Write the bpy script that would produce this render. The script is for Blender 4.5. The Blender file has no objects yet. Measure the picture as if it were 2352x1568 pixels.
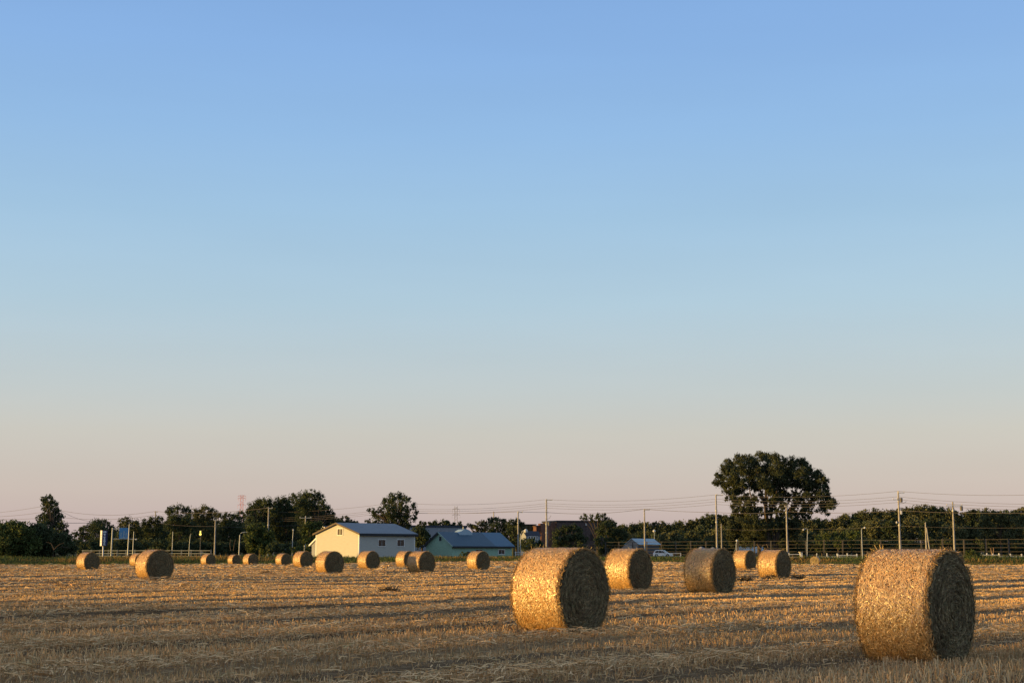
import bpy, math, random
import numpy as np
from mathutils import Vector, Matrix

random.seed(7)
RNG = np.random.default_rng(11)
SC = bpy.context.scene
COL = SC.collection
F = 3420.0                                  # focal length in units of a 2352-wide frame
CX, CY, HY = 1176.0, 784.0, 1266.0          # optical centre and horizon row in those units
PITCH = math.atan((HY - CY) / F)
CP, SP = math.cos(PITCH), math.sin(PITCH)
rad = math.radians


def W(px, py, Y):
    """point at forward distance Y that is seen at (px, py)"""
    dx, dz = px - CX, CY - py
    vy = F * CP - dz * SP
    vz = F * SP + dz * CP
    t = Y / vy
    return Vector((dx * t, Y, vz * t))


def WX(px, Y):
    return W(px, HY, Y).x


# ------------------------------------------------------------------ light directions
SUN_EL = rad(3.6)
LDIR = Vector((0.974 * math.cos(SUN_EL), 0.225 * math.cos(SUN_EL), -math.sin(SUN_EL))).normalized()

# ------------------------------------------------------------------ materials
MATS = {}


def new_mat(name):
    m = bpy.data.materials.new(name)
    m.use_nodes = True
    nt = m.node_tree
    for n in list(nt.nodes):
        nt.nodes.remove(n)
    out = nt.nodes.new('ShaderNodeOutputMaterial')
    b = nt.nodes.new('ShaderNodeBsdfPrincipled')
    nt.links.new(b.outputs[0], out.inputs[0])
    MATS[name] = m
    return m, nt, b, out


def plain(name, col, rough=0.7, metal=0.0, var=0.12, scale=3.0, bump=0.0, spec=0.3, stretch=None):
    """base colour broken up by two octaves of noise (weathering), optional bump"""
    m, nt, b, out = new_mat(name)
    tc = nt.nodes.new('ShaderNodeTexCoord')
    src = tc.outputs['Object']
    if stretch:
        mp = nt.nodes.new('ShaderNodeMapping')
        mp.inputs['Scale'].default_value = stretch
        nt.links.new(src, mp.inputs[0])
        src = mp.outputs[0]
    no = nt.nodes.new('ShaderNodeTexNoise')
    no.inputs['Scale'].default_value = scale
    no.inputs['Detail'].default_value = 5
    nt.links.new(src, no.inputs['Vector'])
    cr = nt.nodes.new('ShaderNodeValToRGB')
    lo = [max(0, c * (1 - 2.2 * var)) for c in col]
    hi = [min(1, c * (1 + 1.6 * var)) for c in col]
    cr.color_ramp.elements[0].position = 0.3
    cr.color_ramp.elements[0].color = (*lo, 1)
    cr.color_ramp.elements[1].position = 0.72
    cr.color_ramp.elements[1].color = (*hi, 1)
    nt.links.new(no.outputs['Fac'], cr.inputs[0])
    nt.links.new(cr.outputs[0], b.inputs['Base Color'])
    b.inputs['Roughness'].default_value = rough
    b.inputs['Metallic'].default_value = metal
    b.inputs['Specular IOR Level'].default_value = spec
    if bump > 0:
        bp = nt.nodes.new('ShaderNodeBump')
        bp.inputs['Strength'].default_value = bump
        bp.inputs['Distance'].default_value = 0.05
        nt.links.new(no.outputs['Fac'], bp.inputs['Height'])
        nt.links.new(bp.outputs[0], b.inputs['Normal'])
    return m


def tinted(name, rough=0.85, transl=0.0, spec=0.1):
    """each blade, leaf or straw has its own colour, stored with the mesh"""
    m, nt, b, out = new_mat(name)
    at = nt.nodes.new('ShaderNodeAttribute')
    at.attribute_name = 'tint'
    nt.links.new(at.outputs['Color'], b.inputs['Base Color'])
    b.inputs['Roughness'].default_value = rough
    b.inputs['Specular IOR Level'].default_value = spec
    if transl > 0:
        tr = nt.nodes.new('ShaderNodeBsdfTranslucent')
        nt.links.new(at.outputs['Color'], tr.inputs[0])
        mx = nt.nodes.new('ShaderNodeMixShader')
        mx.inputs[0].default_value = transl
        nt.links.new(b.outputs[0], mx.inputs[1])
        nt.links.new(tr.outputs[0], mx.inputs[2])
        nt.links.new(mx.outputs[0], out.inputs[0])
    return m


M_STRAW = tinted('straw', 0.75, 0.12, 0.25)
M_WRAP = tinted('wrapped_straw', 0.36, 0.0, 0.9)
M_LEAF = tinted('leaf', 0.7, 0.18, 0.15)
M_GRASS = tinted('grass_blade', 0.8, 0.2, 0.1)
M_BARK = plain('bark', (0.085, 0.065, 0.05), 0.95, var=0.25, scale=6, bump=0.4)
M_PALEBARK = plain('pale_bark', (0.24, 0.16, 0.10), 0.9, var=0.2, scale=6)
M_CONC = plain('concrete_pole', (0.34, 0.325, 0.30), 0.9, var=0.14, scale=2.5)
M_STEEL = plain('galvanised_steel', (0.40, 0.43, 0.44), 0.5, 0.3, var=0.1, scale=5)
M_DSTEEL = plain('dark_steel', (0.12, 0.12, 0.13), 0.6, 0.2, var=0.1, scale=5)
M_WIRE = plain('wire', (0.12, 0.11, 0.115), 0.7, var=0.05)
M_PORC = plain('porcelain', (0.6, 0.58, 0.55), 0.35, var=0.05)
M_WHITEWALL = plain('white_siding', (0.46, 0.455, 0.42), 0.8, var=0.035, scale=1.2, stretch=(1, 1, 5))
M_WHITETRIM = plain('white_trim', (0.78, 0.77, 0.75), 0.6, var=0.04)
M_BROWNTRIM = plain('brown_trim', (0.07, 0.045, 0.035), 0.6, var=0.1)
M_DARKTRIM = plain('dark_trim', (0.018, 0.022, 0.032), 0.6, var=0.1)
M_GLASS = plain('window_glass', (0.012, 0.014, 0.018), 0.12, var=0.1, spec=0.5)
M_GREENWALL = plain('green_siding', (0.30, 0.46, 0.36), 0.8, var=0.07, scale=1.4, stretch=(1, 1, 4))
M_GREENTRIM = plain('pale_green_trim', (0.30, 0.42, 0.38), 0.6, var=0.04)
M_GREYHALL = plain('grey_cladding', (0.27, 0.29, 0.33), 0.8, var=0.06, scale=0.6, stretch=(4, 4, 0.4))
M_BRICK = plain('dark_brick', (0.10, 0.072, 0.068), 0.9, var=0.2, scale=2.0)
M_BRICKRED = plain('red_brick', (0.15, 0.075, 0.055), 0.9, var=0.2, scale=2.0)
M_IVYWALL = plain('ivy_covered_wall', (0.055, 0.065, 0.035), 0.95, var=0.5, scale=1.3, bump=0.8)
M_SLATE = plain('navy_roof', (0.03, 0.04, 0.065), 0.6, var=0.1)
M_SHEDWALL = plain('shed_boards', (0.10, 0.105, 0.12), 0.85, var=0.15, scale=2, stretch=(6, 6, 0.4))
M_SHEDGABLE = plain('pale_grey_boards', (0.27, 0.25, 0.235), 0.85, var=0.15, scale=2, stretch=(0.4, 6, 6))  # gable and lean-to boards, paler than the long wall
M_FENCE = plain('weathered_timber', (0.085, 0.078, 0.072), 0.9, var=0.15, scale=4)
M_RAIL = plain('white_rail', (0.62, 0.63, 0.62), 0.6, var=0.08, scale=3)
M_GREYRAIL = plain('grey_rail', (0.16, 0.18, 0.195), 0.65, var=0.1, scale=3)
M_CARPAINT = plain('white_car_paint', (0.80, 0.80, 0.80), 0.25, var=0.01, spec=0.6)
M_TYRE = plain('tyre_rubber', (0.02, 0.02, 0.02), 0.85, var=0.1)
M_RIM = plain('wheel_rim', (0.45, 0.45, 0.46), 0.3, 0.6, var=0.05)
M_LAMPGLASS = plain('lamp_glass', (0.55, 0.56, 0.55), 0.2, var=0.02, spec=0.5)
M_REDLAMP = plain('red_lamp_glass', (0.35, 0.02, 0.02), 0.25, var=0.05, spec=0.5)
M_SIGNBLUE = plain('sign_blue', (0.008, 0.10, 0.38), 0.55, var=0.06)
M_SIGNNAVY = plain('sign_navy', (0.016, 0.02, 0.085), 0.5, var=0.06)
M_SIGNWHITE = plain('sign_white', (0.70, 0.71, 0.74), 0.55, var=0.04)
M_TARP = plain('grey_tarpaulin', (0.30, 0.30, 0.34), 0.7, var=0.15, scale=2.5)
M_PALETIN = plain('pale_blue_tin', (0.42, 0.50, 0.56), 0.5, 0.1, var=0.06, stretch=(6, 1, 1))
M_PYLONRED = plain('red_pylon_paint', (0.50, 0.13, 0.10), 0.6, var=0.1)
M_PYLONGREY = plain('grey_pylon_steel', (0.20, 0.20, 0.21), 0.6, var=0.1)
M_ASPHALT = plain('asphalt', (0.05, 0.05, 0.052), 0.9, var=0.15, scale=1.5)


def roof_mat(name, col, ribs, var=0.08):
    """standing-seam metal roof: ribs run down the slope (local x repeats)"""
    m, nt, b, out = new_mat(name)
    tc = nt.nodes.new('ShaderNodeTexCoord')
    wv = nt.nodes.new('ShaderNodeTexWave')
    wv.bands_direction = 'X'
    wv.inputs['Scale'].default_value = ribs
    wv.inputs['Distortion'].default_value = 0.0
    nt.links.new(tc.outputs['Object'], wv.inputs['Vector'])
    no = nt.nodes.new('ShaderNodeTexNoise')
    no.inputs['Scale'].default_value = 0.9
    no.inputs['Detail'].default_value = 4
    nt.links.new(tc.outputs['Object'], no.inputs['Vector'])
    cr = nt.nodes.new('ShaderNodeValToRGB')
    cr.color_ramp.elements[0].color = (*[c * (1 - 2 * var) for c in col], 1)
    cr.color_ramp.elements[1].color = (*[c * (1 + 2 * var) for c in col], 1)
    nt.links.new(no.outputs['Fac'], cr.inputs[0])
    nt.links.new(cr.outputs[0], b.inputs['Base Color'])
    b.inputs['Roughness'].default_value = 0.5
    bp = nt.nodes.new('ShaderNodeBump')
    bp.inputs['Strength'].default_value = 0.5
    bp.inputs['Distance'].default_value = 0.04
    nt.links.new(wv.outputs['Fac'], bp.inputs['Height'])
    nt.links.new(bp.outputs[0], b.inputs['Normal'])
    return m


M_ROOFGREY = roof_mat('blue_grey_metal_roof', (0.125, 0.155, 0.20), 1.1)
M_ROOFBLUE = roof_mat('blue_metal_roof', (0.022, 0.075, 0.135), 0.9, 0.06)
M_ROOFBLUE2 = roof_mat('newer_blue_metal_roof', (0.042, 0.125, 0.225), 0.9, 0.04)
M_ROOFPALE = roof_mat('pale_blue_metal_roof', (0.30, 0.42, 0.52), 1.2, 0.05)


def glow(name, col, strength):
    m, nt, b, out = new_mat(name)
    e = nt.nodes.new('ShaderNodeEmission')
    e.inputs[0].default_value = (*col, 1)
    e.inputs[1].default_value = strength
    nt.links.new(e.outputs[0], out.inputs[0])
    return m


M_YELLOWLAMP = glow('lit_yellow_lens', (1.0, 0.72, 0.12), 1.6)


def field_mat(name, greenish):
    m, nt, b, out = new_mat(name)
    tc = nt.nodes.new('ShaderNodeTexCoord')
    mp = nt.nodes.new('ShaderNodeMapping')
    # local u axis (across the mown rows) becomes x; rows run 40 degrees right of forward
    mp.inputs['Rotation'].default_value = (0, 0, rad(40))
    nt.links.new(tc.outputs['Object'], mp.inputs[0])
    st = nt.nodes.new('ShaderNodeMapping')
    st.inputs['Scale'].default_value = (1.0, 0.06, 1.0)
    nt.links.new(mp.outputs[0], st.inputs[0])
    n1 = nt.nodes.new('ShaderNodeTexNoise')
    n1.inputs['Scale'].default_value = 0.55
    n1.inputs['Detail'].default_value = 6
    n1.inputs['Roughness'].default_value = 0.65
    nt.links.new(st.outputs[0], n1.inputs['Vector'])
    n2 = nt.nodes.new('ShaderNodeTexNoise')
    n2.inputs['Scale'].default_value = 9.0
    n2.inputs['Detail'].default_value = 6
    n2.inputs['Roughness'].default_value = 0.75
    nt.links.new(tc.outputs['Object'], n2.inputs['Vector'])
    mx = nt.nodes.new('ShaderNodeMath')
    mx.operation = 'MULTIPLY_ADD'
    mx.inputs[1].default_value = 0.55
    nt.links.new(n2.outputs['Fac'], mx.inputs[0])
    mu = nt.nodes.new('ShaderNodeMath')
    mu.operation = 'MULTIPLY'
    mu.inputs[1].default_value = 0.5
    nt.links.new(n1.outputs['Fac'], mu.inputs[0])
    nt.links.new(mu.outputs[0], mx.inputs[2])
    cr = nt.nodes.new('ShaderNodeValToRGB')
    e = cr.color_ramp.elements
    if greenish:
        cols = [(0.3, (0.022, 0.024, 0.012)), (0.5, (0.045, 0.05, 0.02)), (0.72, (0.09, 0.085, 0.035))]
    else:
        cols = [(0.36, (0.06, 0.043, 0.026)), (0.5, (0.17, 0.115, 0.065)), (0.64, (0.34, 0.24, 0.135))]
    e[0].position, e[0].color = cols[0][0], (*cols[0][1], 1)
    e[1].position, e[1].color = cols[2][0], (*cols[2][1], 1)
    k = e.new(cols[1][0])
    k.color = (*cols[1][1], 1)
    nt.links.new(mx.outputs[0], cr.inputs[0])
    nt.links.new(cr.outputs[0], b.inputs['Base Color'])
    b.inputs['Roughness'].default_value = 0.95
    b.inputs['Specular IOR Level'].default_value = 0.05
    bp = nt.nodes.new('ShaderNodeBump')
    bp.inputs['Strength'].default_value = 0.9
    bp.inputs['Distance'].default_value = 0.06
    nt.links.new(mx.outputs[0], bp.inputs['Height'])
    nt.links.new(bp.outputs[0], b.inputs['Normal'])
    return m


M_FIELD = field_mat('stubble_field', False)
M_GROUND = field_mat('rough_ground', True)


# ------------------------------------------------------------------ object helpers
def tag(o, label=None, cat=None, group=None, kind=None):
    if label:
        o['label'] = label
    if cat:
        o['category'] = cat
    if group:
        o['group'] = group
    if kind:
        o['kind'] = kind
    return o


def thing(name, label, cat, loc=(0, 0, 0), rz=0.0, group=None):
    o = bpy.data.objects.new(name, None)
    o.empty_display_size = 0.2
    COL.objects.link(o)
    o.location = loc
    o.rotation_euler = (0, 0, rz)
    return tag(o, label, cat, group)


def link(name, me, mat, parent=None, loc=None):
    o = bpy.data.objects.new(name, me)
    if mat is not None and not me.materials:
        me.materials.append(mat)
    COL.objects.link(o)
    if parent is not None:
        o.parent = parent
    if loc is not None:
        o.location = loc
    return o


def copy_tree(o, parent=None):
    c = o.copy()
    COL.objects.link(c)
    c.parent = parent
    for ch in [x for x in bpy.data.objects if x.parent == o]:
        copy_tree(ch, c)
    return c


class MB:
    """collects simple solids into one mesh"""

    def __init__(self):
        self.v, self.f = [], []

    def add(self, vs, fs):
        n = len(self.v)
        self.v += [tuple(p) for p in vs]
        self.f += [tuple(i + n for i in f) for f in fs]
        return self

    def box(self, x0, x1, y0, y1, z0, z1):
        vs = [(x, y, z) for z in (z0, z1) for y in (y0, y1) for x in (x0, x1)]
        return self.add(vs, [(0, 2, 3, 1), (4, 5, 7, 6), (0, 1, 5, 4), (2, 6, 7, 3), (0, 4, 6, 2), (1, 3, 7, 5)])

    def prism(self, poly, d):
        """poly: 3D points of a planar face; d: extrusion vector"""
        n = len(poly)
        d = Vector(d)
        vs = [Vector(p) for p in poly] + [Vector(p) + d for p in poly]
        fs = [tuple(range(n))[::-1], tuple(range(n, 2 * n))]
        fs += [(i, (i + 1) % n, n + (i + 1) % n, n + i) for i in range(n)]
        return self.add(vs, fs)

    def tube(self, pts, r, sides=6, cap=True):
        pts = [Vector(p) for p in pts]
        n = len(pts)
        rs = r if isinstance(r, (list, tuple)) else [r] * n
        vs, fs = [], []
        for i, p in enumerate(pts):
            t = (pts[min(i + 1, n - 1)] - pts[max(i - 1, 0)])
            t = t.normalized() if t.length > 1e-9 else Vector((0, 0, 1))
            a = Vector((0, 0, 1)) if abs(t.z) < 0.9 else Vector((1, 0, 0))
            u = t.cross(a).normalized()
            w = t.cross(u)
            for k in range(sides):
                an = 2 * math.pi * k / sides
                vs.append(p + (u * math.cos(an) + w * math.sin(an)) * rs[i])
        for i in range(n - 1):
            for k in range(sides):
                k2 = (k + 1) % sides
                fs.append((i * sides + k, i * sides + k2, (i + 1) * sides + k2, (i + 1) * sides + k))
        if cap:
            fs.append(tuple(range(sides))[::-1])
            fs.append(tuple((n - 1) * sides + k for k in range(sides)))
        return self.add(vs, fs)

    def lathe(self, prof, axis_pt=(0, 0, 0), sides=12):
        ox, oy, oz = axis_pt
        return self.tube([(ox, oy, oz + z) for _, z in prof], [max(r, 1e-4) for r, _ in prof], sides)

    def build(self, name, mat, parent=None, loc=None, smooth=False):
        me = bpy.data.meshes.new(name)
        me.from_pydata(self.v, [], self.f)
        if smooth:
            me.polygons.foreach_set('use_smooth', [True] * len(me.polygons))
        me.update()
        return link(name, me, mat, parent, loc)


def quad_mesh(name, V, tint):
    """V: (N,4,3) quads, tint: (N,3) linear colour per quad"""
    n = len(V)
    me = bpy.data.meshes.new(name)
    me.vertices.add(4 * n)
    me.vertices.foreach_set('co', np.ascontiguousarray(V, dtype=np.float32).ravel())
    me.loops.add(4 * n)
    me.loops.foreach_set('vertex_index', np.arange(4 * n, dtype=np.int32))
    me.polygons.add(n)
    me.polygons.foreach_set('loop_start', np.arange(0, 4 * n, 4, dtype=np.int32))
    at = me.attributes.new('tint', 'FLOAT_COLOR', 'POINT')
    c = np.ones((n, 4, 4), dtype=np.float32)
    c[:, :, :3] = np.clip(tint, 0, 1)[:, None, :]
    at.data.foreach_set('color', c.ravel())
    me.update(calc_edges=True)
    return me


def strip_quads(P, wdir, w):
    """P: (N,K,3) polylines -> (N*(K-1),4,3) quads, wdir (N,3) width direction, w (N,) or (N,K) width"""
    N, K, _ = P.shape
    w = np.asarray(w)
    if w.ndim == 1:
        w = np.repeat(w[:, None], K, 1)
    off = wdir[:, None, :] * (w[:, :, None] * 0.5)
    A, B = P - off, P + off
    Q = np.stack([A[:, :-1], B[:, :-1], B[:, 1:], A[:, 1:]], axis=2)
    return Q.reshape(-1, 4, 3)


def unit(a):
    return a / (np.linalg.norm(a, axis=-1, keepdims=True) + 1e-9)


def vnoise(x, seed=0):
    """smooth 1D value noise in 0..1"""
    r = np.random.default_rng(seed).random(4096)
    i = np.floor(x).astype(int)
    f = x - i
    f = f * f * (3 - 2 * f)
    return r[i % 4096] * (1 - f) + r[(i + 1) % 4096] * f


def vnoise2(x, y, seed=0):
    r = np.random.default_rng(seed).random((256, 256))
    i, j = np.floor(x).astype(int), np.floor(y).astype(int)
    f, g = x - i, y - j
    f = f * f * (3 - 2 * f)
    g = g * g * (3 - 2 * g)
    a, b = r[i % 256, j % 256], r[(i + 1) % 256, j % 256]
    c, d = r[i % 256, (j + 1) % 256], r[(i + 1) % 256, (j + 1) % 256]
    return (a * (1 - f) + b * f) * (1 - g) + (c * (1 - f) + d * f) * g


# ------------------------------------------------------------------ terrain
BALE_H = 1.42
# (left px, right px, top py, base py, axis angle, label)
BALES = [
    (1962, 2233, 1262, 1510, 51, 'largest and nearest straw bale, standing at the right of the field'),
    (1178, 1396, 1258, 1446, 53, 'second largest straw bale, glowing orange side, standing alone right of the middle'),
    (1388, 1498, 1260, 1353, 49, 'golden straw bale partly behind the right edge of the second largest bale'),
    (1573, 1686, 1260, 1361, 50, 'dull grey-green straw bale lying wholly in shade amid sunlit bales'),
    (1675, 1743, 1263, 1310, 50, 'golden straw bale between the shaded grey-green bale and another golden bale, set farther back'),
    (1738.5, 1817, 1263, 1329, 51, 'golden straw bale right of the shaded bale, with three loose straw heaps in front'),
    (1858, 1886, 1278, 1298, -25, 'tiny far straw bale with its round end sunlit orange, by the weedy verge'),
    (460, 497, 1270, 1297, 50, 'small far straw bale standing alone, straight below the plain grey pole left of the woods'),
    (521, 556, 1273, 1297, 50, 'smallest of the far left straw bales, left one of a touching pair'),
    (556.6, 595.6, 1269.5, 1297.5, 48, 'small far straw bale, right one of a touching pair'),
    (631, 671, 1269.5, 1298, 50, 'small far straw bale just left of a bigger bale near the white house'),
    (672, 720, 1265, 1302, 47, 'far straw bale just left of the white house corner'),
    (722.6, 793, 1266.6, 1318.4, 43, 'straw bale in front of the sunlit gable of the white house'),
    (820, 873.6, 1264.2, 1305.3, 48, 'straw bale in front of the shaded long wall of the white house'),
    (905, 957, 1264.5, 1301.4, 52, 'golden straw bale half hidden behind the partly shaded bale by the white house'),
    (935.7, 999, 1266, 1317.1, 50, 'straw bale with the left half of its side in shadow, right of the white house'),
    (1070.7, 1127, 1266.8, 1310, 48, 'straw bale in front of the green barn with the blue roof'),
    (174.5, 231.8, 1268, 1309.7, 52, 'leftmost straw bale, below the white and navy roadside sign'),
    (310, 402, 1262, 1330.5, 45, 'biggest straw bale of the left half, its dark round end facing right'),
    (295.5, 340, 1270, 1301, 50, 'straw bale peeping out behind the left edge of the biggest left bale'),
    (2158, 2223.6, 1267, 1309, 56, 'straw bale mostly hidden behind the round end of the largest bale'),
    (2348, 2372, 1284, 1298.5, -25, 'sliver of a far sunlit straw bale at the right edge of the field'),
]
ctrl = []
for b in BALES:
    size = b[3] - b[2]
    d = F * BALE_H / size
    if d > 218:
        d = 212.0
    ctrl.append(((0.5 * (b[0] + b[1]) - CX) / F * 200, d, -(b[3] - HY) / F * d))
for px, d, z in [(50, 215, -2.12), (250, 215, -2.12), (450, 212, -2.08), (620, 208, -1.98), (800, 205, -1.68), (1000, 205, -1.46), (1250, 205, -1.44),
                 (1500, 205, -1.5), (1700, 208, -1.75), (1900, 212, -2.05), (2300, 215, -2.12), (1600, 150, -1.4), (1300, 150, -1.38)]:
    ctrl.append(((px - CX) / F * 200, d, z))
ctrl = np.array(ctrl)
EDGE = 218.0
BALE_XY = [(WX(0.5 * (b[0] + b[1]), F * BALE_H / (b[3] - b[2])), F * BALE_H / (b[3] - b[2])) for b in BALES if b[3] - b[2] > 40]


def ground_z(x, y):
    x = np.asarray(x, dtype=float)
    y = np.asarray(y, dtype=float)
    ye = np.clip(y, 8, 218)
    bx = np.clip(x / np.maximum(ye, 8) * 200, -90, 90)
    num = np.full(np.broadcast(x, y).shape, -1.375 * 0.12)
    den = np.full(num.shape, 0.12)
    for cx, cy, cz in ctrl:
        s = 12 + 0.1 * cy
        w = np.exp(-((bx - cx) / 17.0) ** 2 - ((ye - cy) / s) ** 2)
        num = num + w * cz
        den = den + w
    z = num / den
    t = np.clip((y - EDGE) / 12.0, 0, 1)
    t = t * t * (3 - 2 * t)
    return z * (1 - t) + (-1.35) * t


def gz(x, y):
    return float(ground_z(np.array([x]), np.array([y]))[0])


def sheet(name, xs, ys, mat, kind='structure'):
    X, Y = np.meshgrid(xs, ys)
    Z = ground_z(X, Y)
    nx, ny = len(xs), len(ys)
    vs = np.stack([X, Y, Z], -1).reshape(-1, 3).tolist()
    fs = [(j * nx + i, j * nx + i + 1, (j + 1) * nx + i + 1, (j + 1) * nx + i) for j in range(ny - 1) for i in range(nx - 1)]
    me = bpy.data.meshes.new(name)
    me.from_pydata(vs, [], fs)
    me.polygons.foreach_set('use_smooth', [True] * len(fs))
    me.update()
    o = link(name, me, mat)
    o['kind'] = kind
    return o


def row_uv(x, y):
    u = 0.766 * x - 0.643 * y
    v = 0.643 * x + 0.766 * y
    return u + 2.4 * vnoise(u / 5.3 + 100, 4) + 0.9 * vnoise(v / 14.0, 5) + 0.12 * vnoise(v / 2.3, 6), v


def rowband(x, y):
    """pattern across the mown rows (0 = wheel track / gap, 1 = thick stubble)"""
    u, v = row_uv(x, y)
    sw = np.floor(u / 4.6)
    f = u - sw * 4.6
    jit = vnoise(sw * 1.0 + 0.5, 9) * 0.5
    a = vnoise(u / 0.62, 1)
    c = vnoise2(u / 1.5, v / 7.0, 3)
    base = 0.30 + 0.34 * a + 0.36 * c

    def dip(c0, wd, k):
        return k * np.exp(-((f - c0 - jit) / wd) ** 4)
    base = base - dip(0.75, 0.30, 0.62) * (0.4 + 0.8 * vnoise2(u / 9 + 3, v / 11.0, 13)) - dip(2.55, 0.30, 0.62) * (0.4 + 0.8 * vnoise2(u / 9 + 30, v / 13.0, 14))
    base = base + dip(3.0, 0.25, 0.2) - dip(2.2, 0.34, 0.7) * np.clip((y - 22) / 15, 0, 1) - dip(3.95, 0.26, 0.5) * np.clip((y - 22) / 15, 0, 1)
    return np.clip(base, 0, 1.1)


def windrow(x, y):
    """thick ribbons of loose pale straw between the wheel tracks"""
    u, v = row_uv(x, y)
    sw = np.floor(u / 4.6)
    f = u - sw * 4.6
    jit = vnoise(sw * 1.0 + 0.5, 9) * 0.5
    return np.exp(-((f - 1.65 - jit) / 0.55) ** 4) * (0.35 + 0.9 * vnoise2(u / 7 + 5, v / 9.0, 15))


def ridge_z(x, y):
    """low ridges of leftover straw and pressed wheel tracks along the mown rows"""
    u, v = row_uv(x, y)
    sw = np.floor(u / 4.6)
    f = u - sw * 4.6
    jit = vnoise(sw * 1.0 + 0.5, 9) * 0.5
    amp = 0.35 + 1.1 * vnoise2(u / 8 + 5, v / 12.0, 15)
    z = 0.05 * (1 + 1.2 * np.clip((y - 26) / 30, 0, 1)) * amp * np.exp(-((f - 1.65 - jit) / 0.42) ** 2)
    z = z + 0.035 * (1 + np.clip((y - 26) / 30, 0, 1)) * (0.2 + 1.1 * vnoise2(u / 6 + 9, v / 10.0, 25)) * np.exp(-((f - 3.55 - jit) / 0.28) ** 2)
    z = z - 0.035 * np.exp(-((f - 0.75 - jit) / 0.28) ** 2) - 0.035 * np.exp(-((f - 2.55 - jit) / 0.28) ** 2)
    z = z + 0.045 * (vnoise2(u / 1.1, v / 2.6, 16) - 0.5) + 0.03 * (vnoise2(u / 0.45, v / 0.8, 17) - 0.5)
    z = z + 0.07 * (vnoise2(u / 0.6, v / 8.0, 18) - 0.5)
    for bx_, by_ in BALE_XY:
        z = z * (1 - np.exp(-(((x - bx_) ** 2 + (y - by_) ** 2) / 1.5) ** 2))
    k = np.abs(x) - 0.37 * y - 7.0
    fade = np.clip(-k / 1.0, 0, 1) * np.clip((y - 11.0) / 1.0, 0, 1) * np.clip((EDGE - y) / 4.0, 0, 1)
    return z * fade


def field_z(x, y):
    return ground_z(x, y) + ridge_z(x, y)


xs = np.unique(np.concatenate([np.linspace(-4000, -300, 14), np.linspace(-300, -100, 14), np.linspace(-100, 100, 81), np.linspace(100, 300, 14), np.linspace(300, 4000, 14)]))
ks = np.concatenate([[-18, -9, -4, -2, -1.2, -0.95], np.linspace(-0.9, 0.9, 500), [0.95, 1.2, 2, 4, 9, 18]])
yr = np.concatenate([np.arange(11, 40, 0.14), np.arange(40, 90, 0.28), np.arange(90, 160, 0.5), np.arange(160, EDGE, 0.8), [EDGE]])
FY = np.concatenate([[-400, -150, -40, 0, 8], yr])
FX = ks[None, :] * np.maximum(FY, 11.0)[:, None]
FYY = np.repeat(FY[:, None], len(ks), 1)
FZ = field_z(FX, FYY)
nx_, ny_ = len(ks), len(FY)
me = bpy.data.meshes.new('field')
idx = np.arange(nx_ * ny_).reshape(ny_, nx_)
qd = np.stack([idx[:-1, :-1], idx[:-1, 1:], idx[1:, 1:], idx[1:, :-1]], -1).reshape(-1, 4)
me.vertices.add(nx_ * ny_)
me.vertices.foreach_set('co', np.stack([FX, FYY, FZ], -1).astype(np.float32).ravel())
me.loops.add(qd.size)
me.loops.foreach_set('vertex_index', qd.astype(np.int32).ravel())
me.polygons.add(len(qd))
me.polygons.foreach_set('loop_start', np.arange(0, qd.size, 4, dtype=np.int32))
me.polygons.foreach_set('use_smooth', np.ones(len(qd), dtype=bool))
me.update(calc_edges=True)
link('field', me, M_FIELD)['kind'] = 'structure'
sheet('ground', xs, np.concatenate([np.linspace(EDGE, 236, 12), np.linspace(245, 500, 10), np.linspace(700, 5000, 8)]), M_GROUND)
rd = MB().box(-300, 300, 336, 344, -1.346, -1.344).build('road', M_ASPHALT)
rd['kind'] = 'structure'


# ------------------------------------------------------------------ stubble
STRAWS = np.array([[0.68, 0.42, 0.195], [0.76, 0.54, 0.29], [0.58, 0.325, 0.14], [0.46, 0.34, 0.165], [0.66, 0.45, 0.235]])


def sample_zone(y0, y1, dens):
    area = 0.5 * (y0 + y1) * 0.74 * (y1 - y0) + 14 * (y1 - y0)
    n = int(area * dens)
    y = np.sqrt(RNG.random(n) * (y1 * y1 - y0 * y0) + y0 * y0)
    x = (RNG.random(n) * 2 - 1) * (0.37 * y + 7.0)
    return x, y


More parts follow.
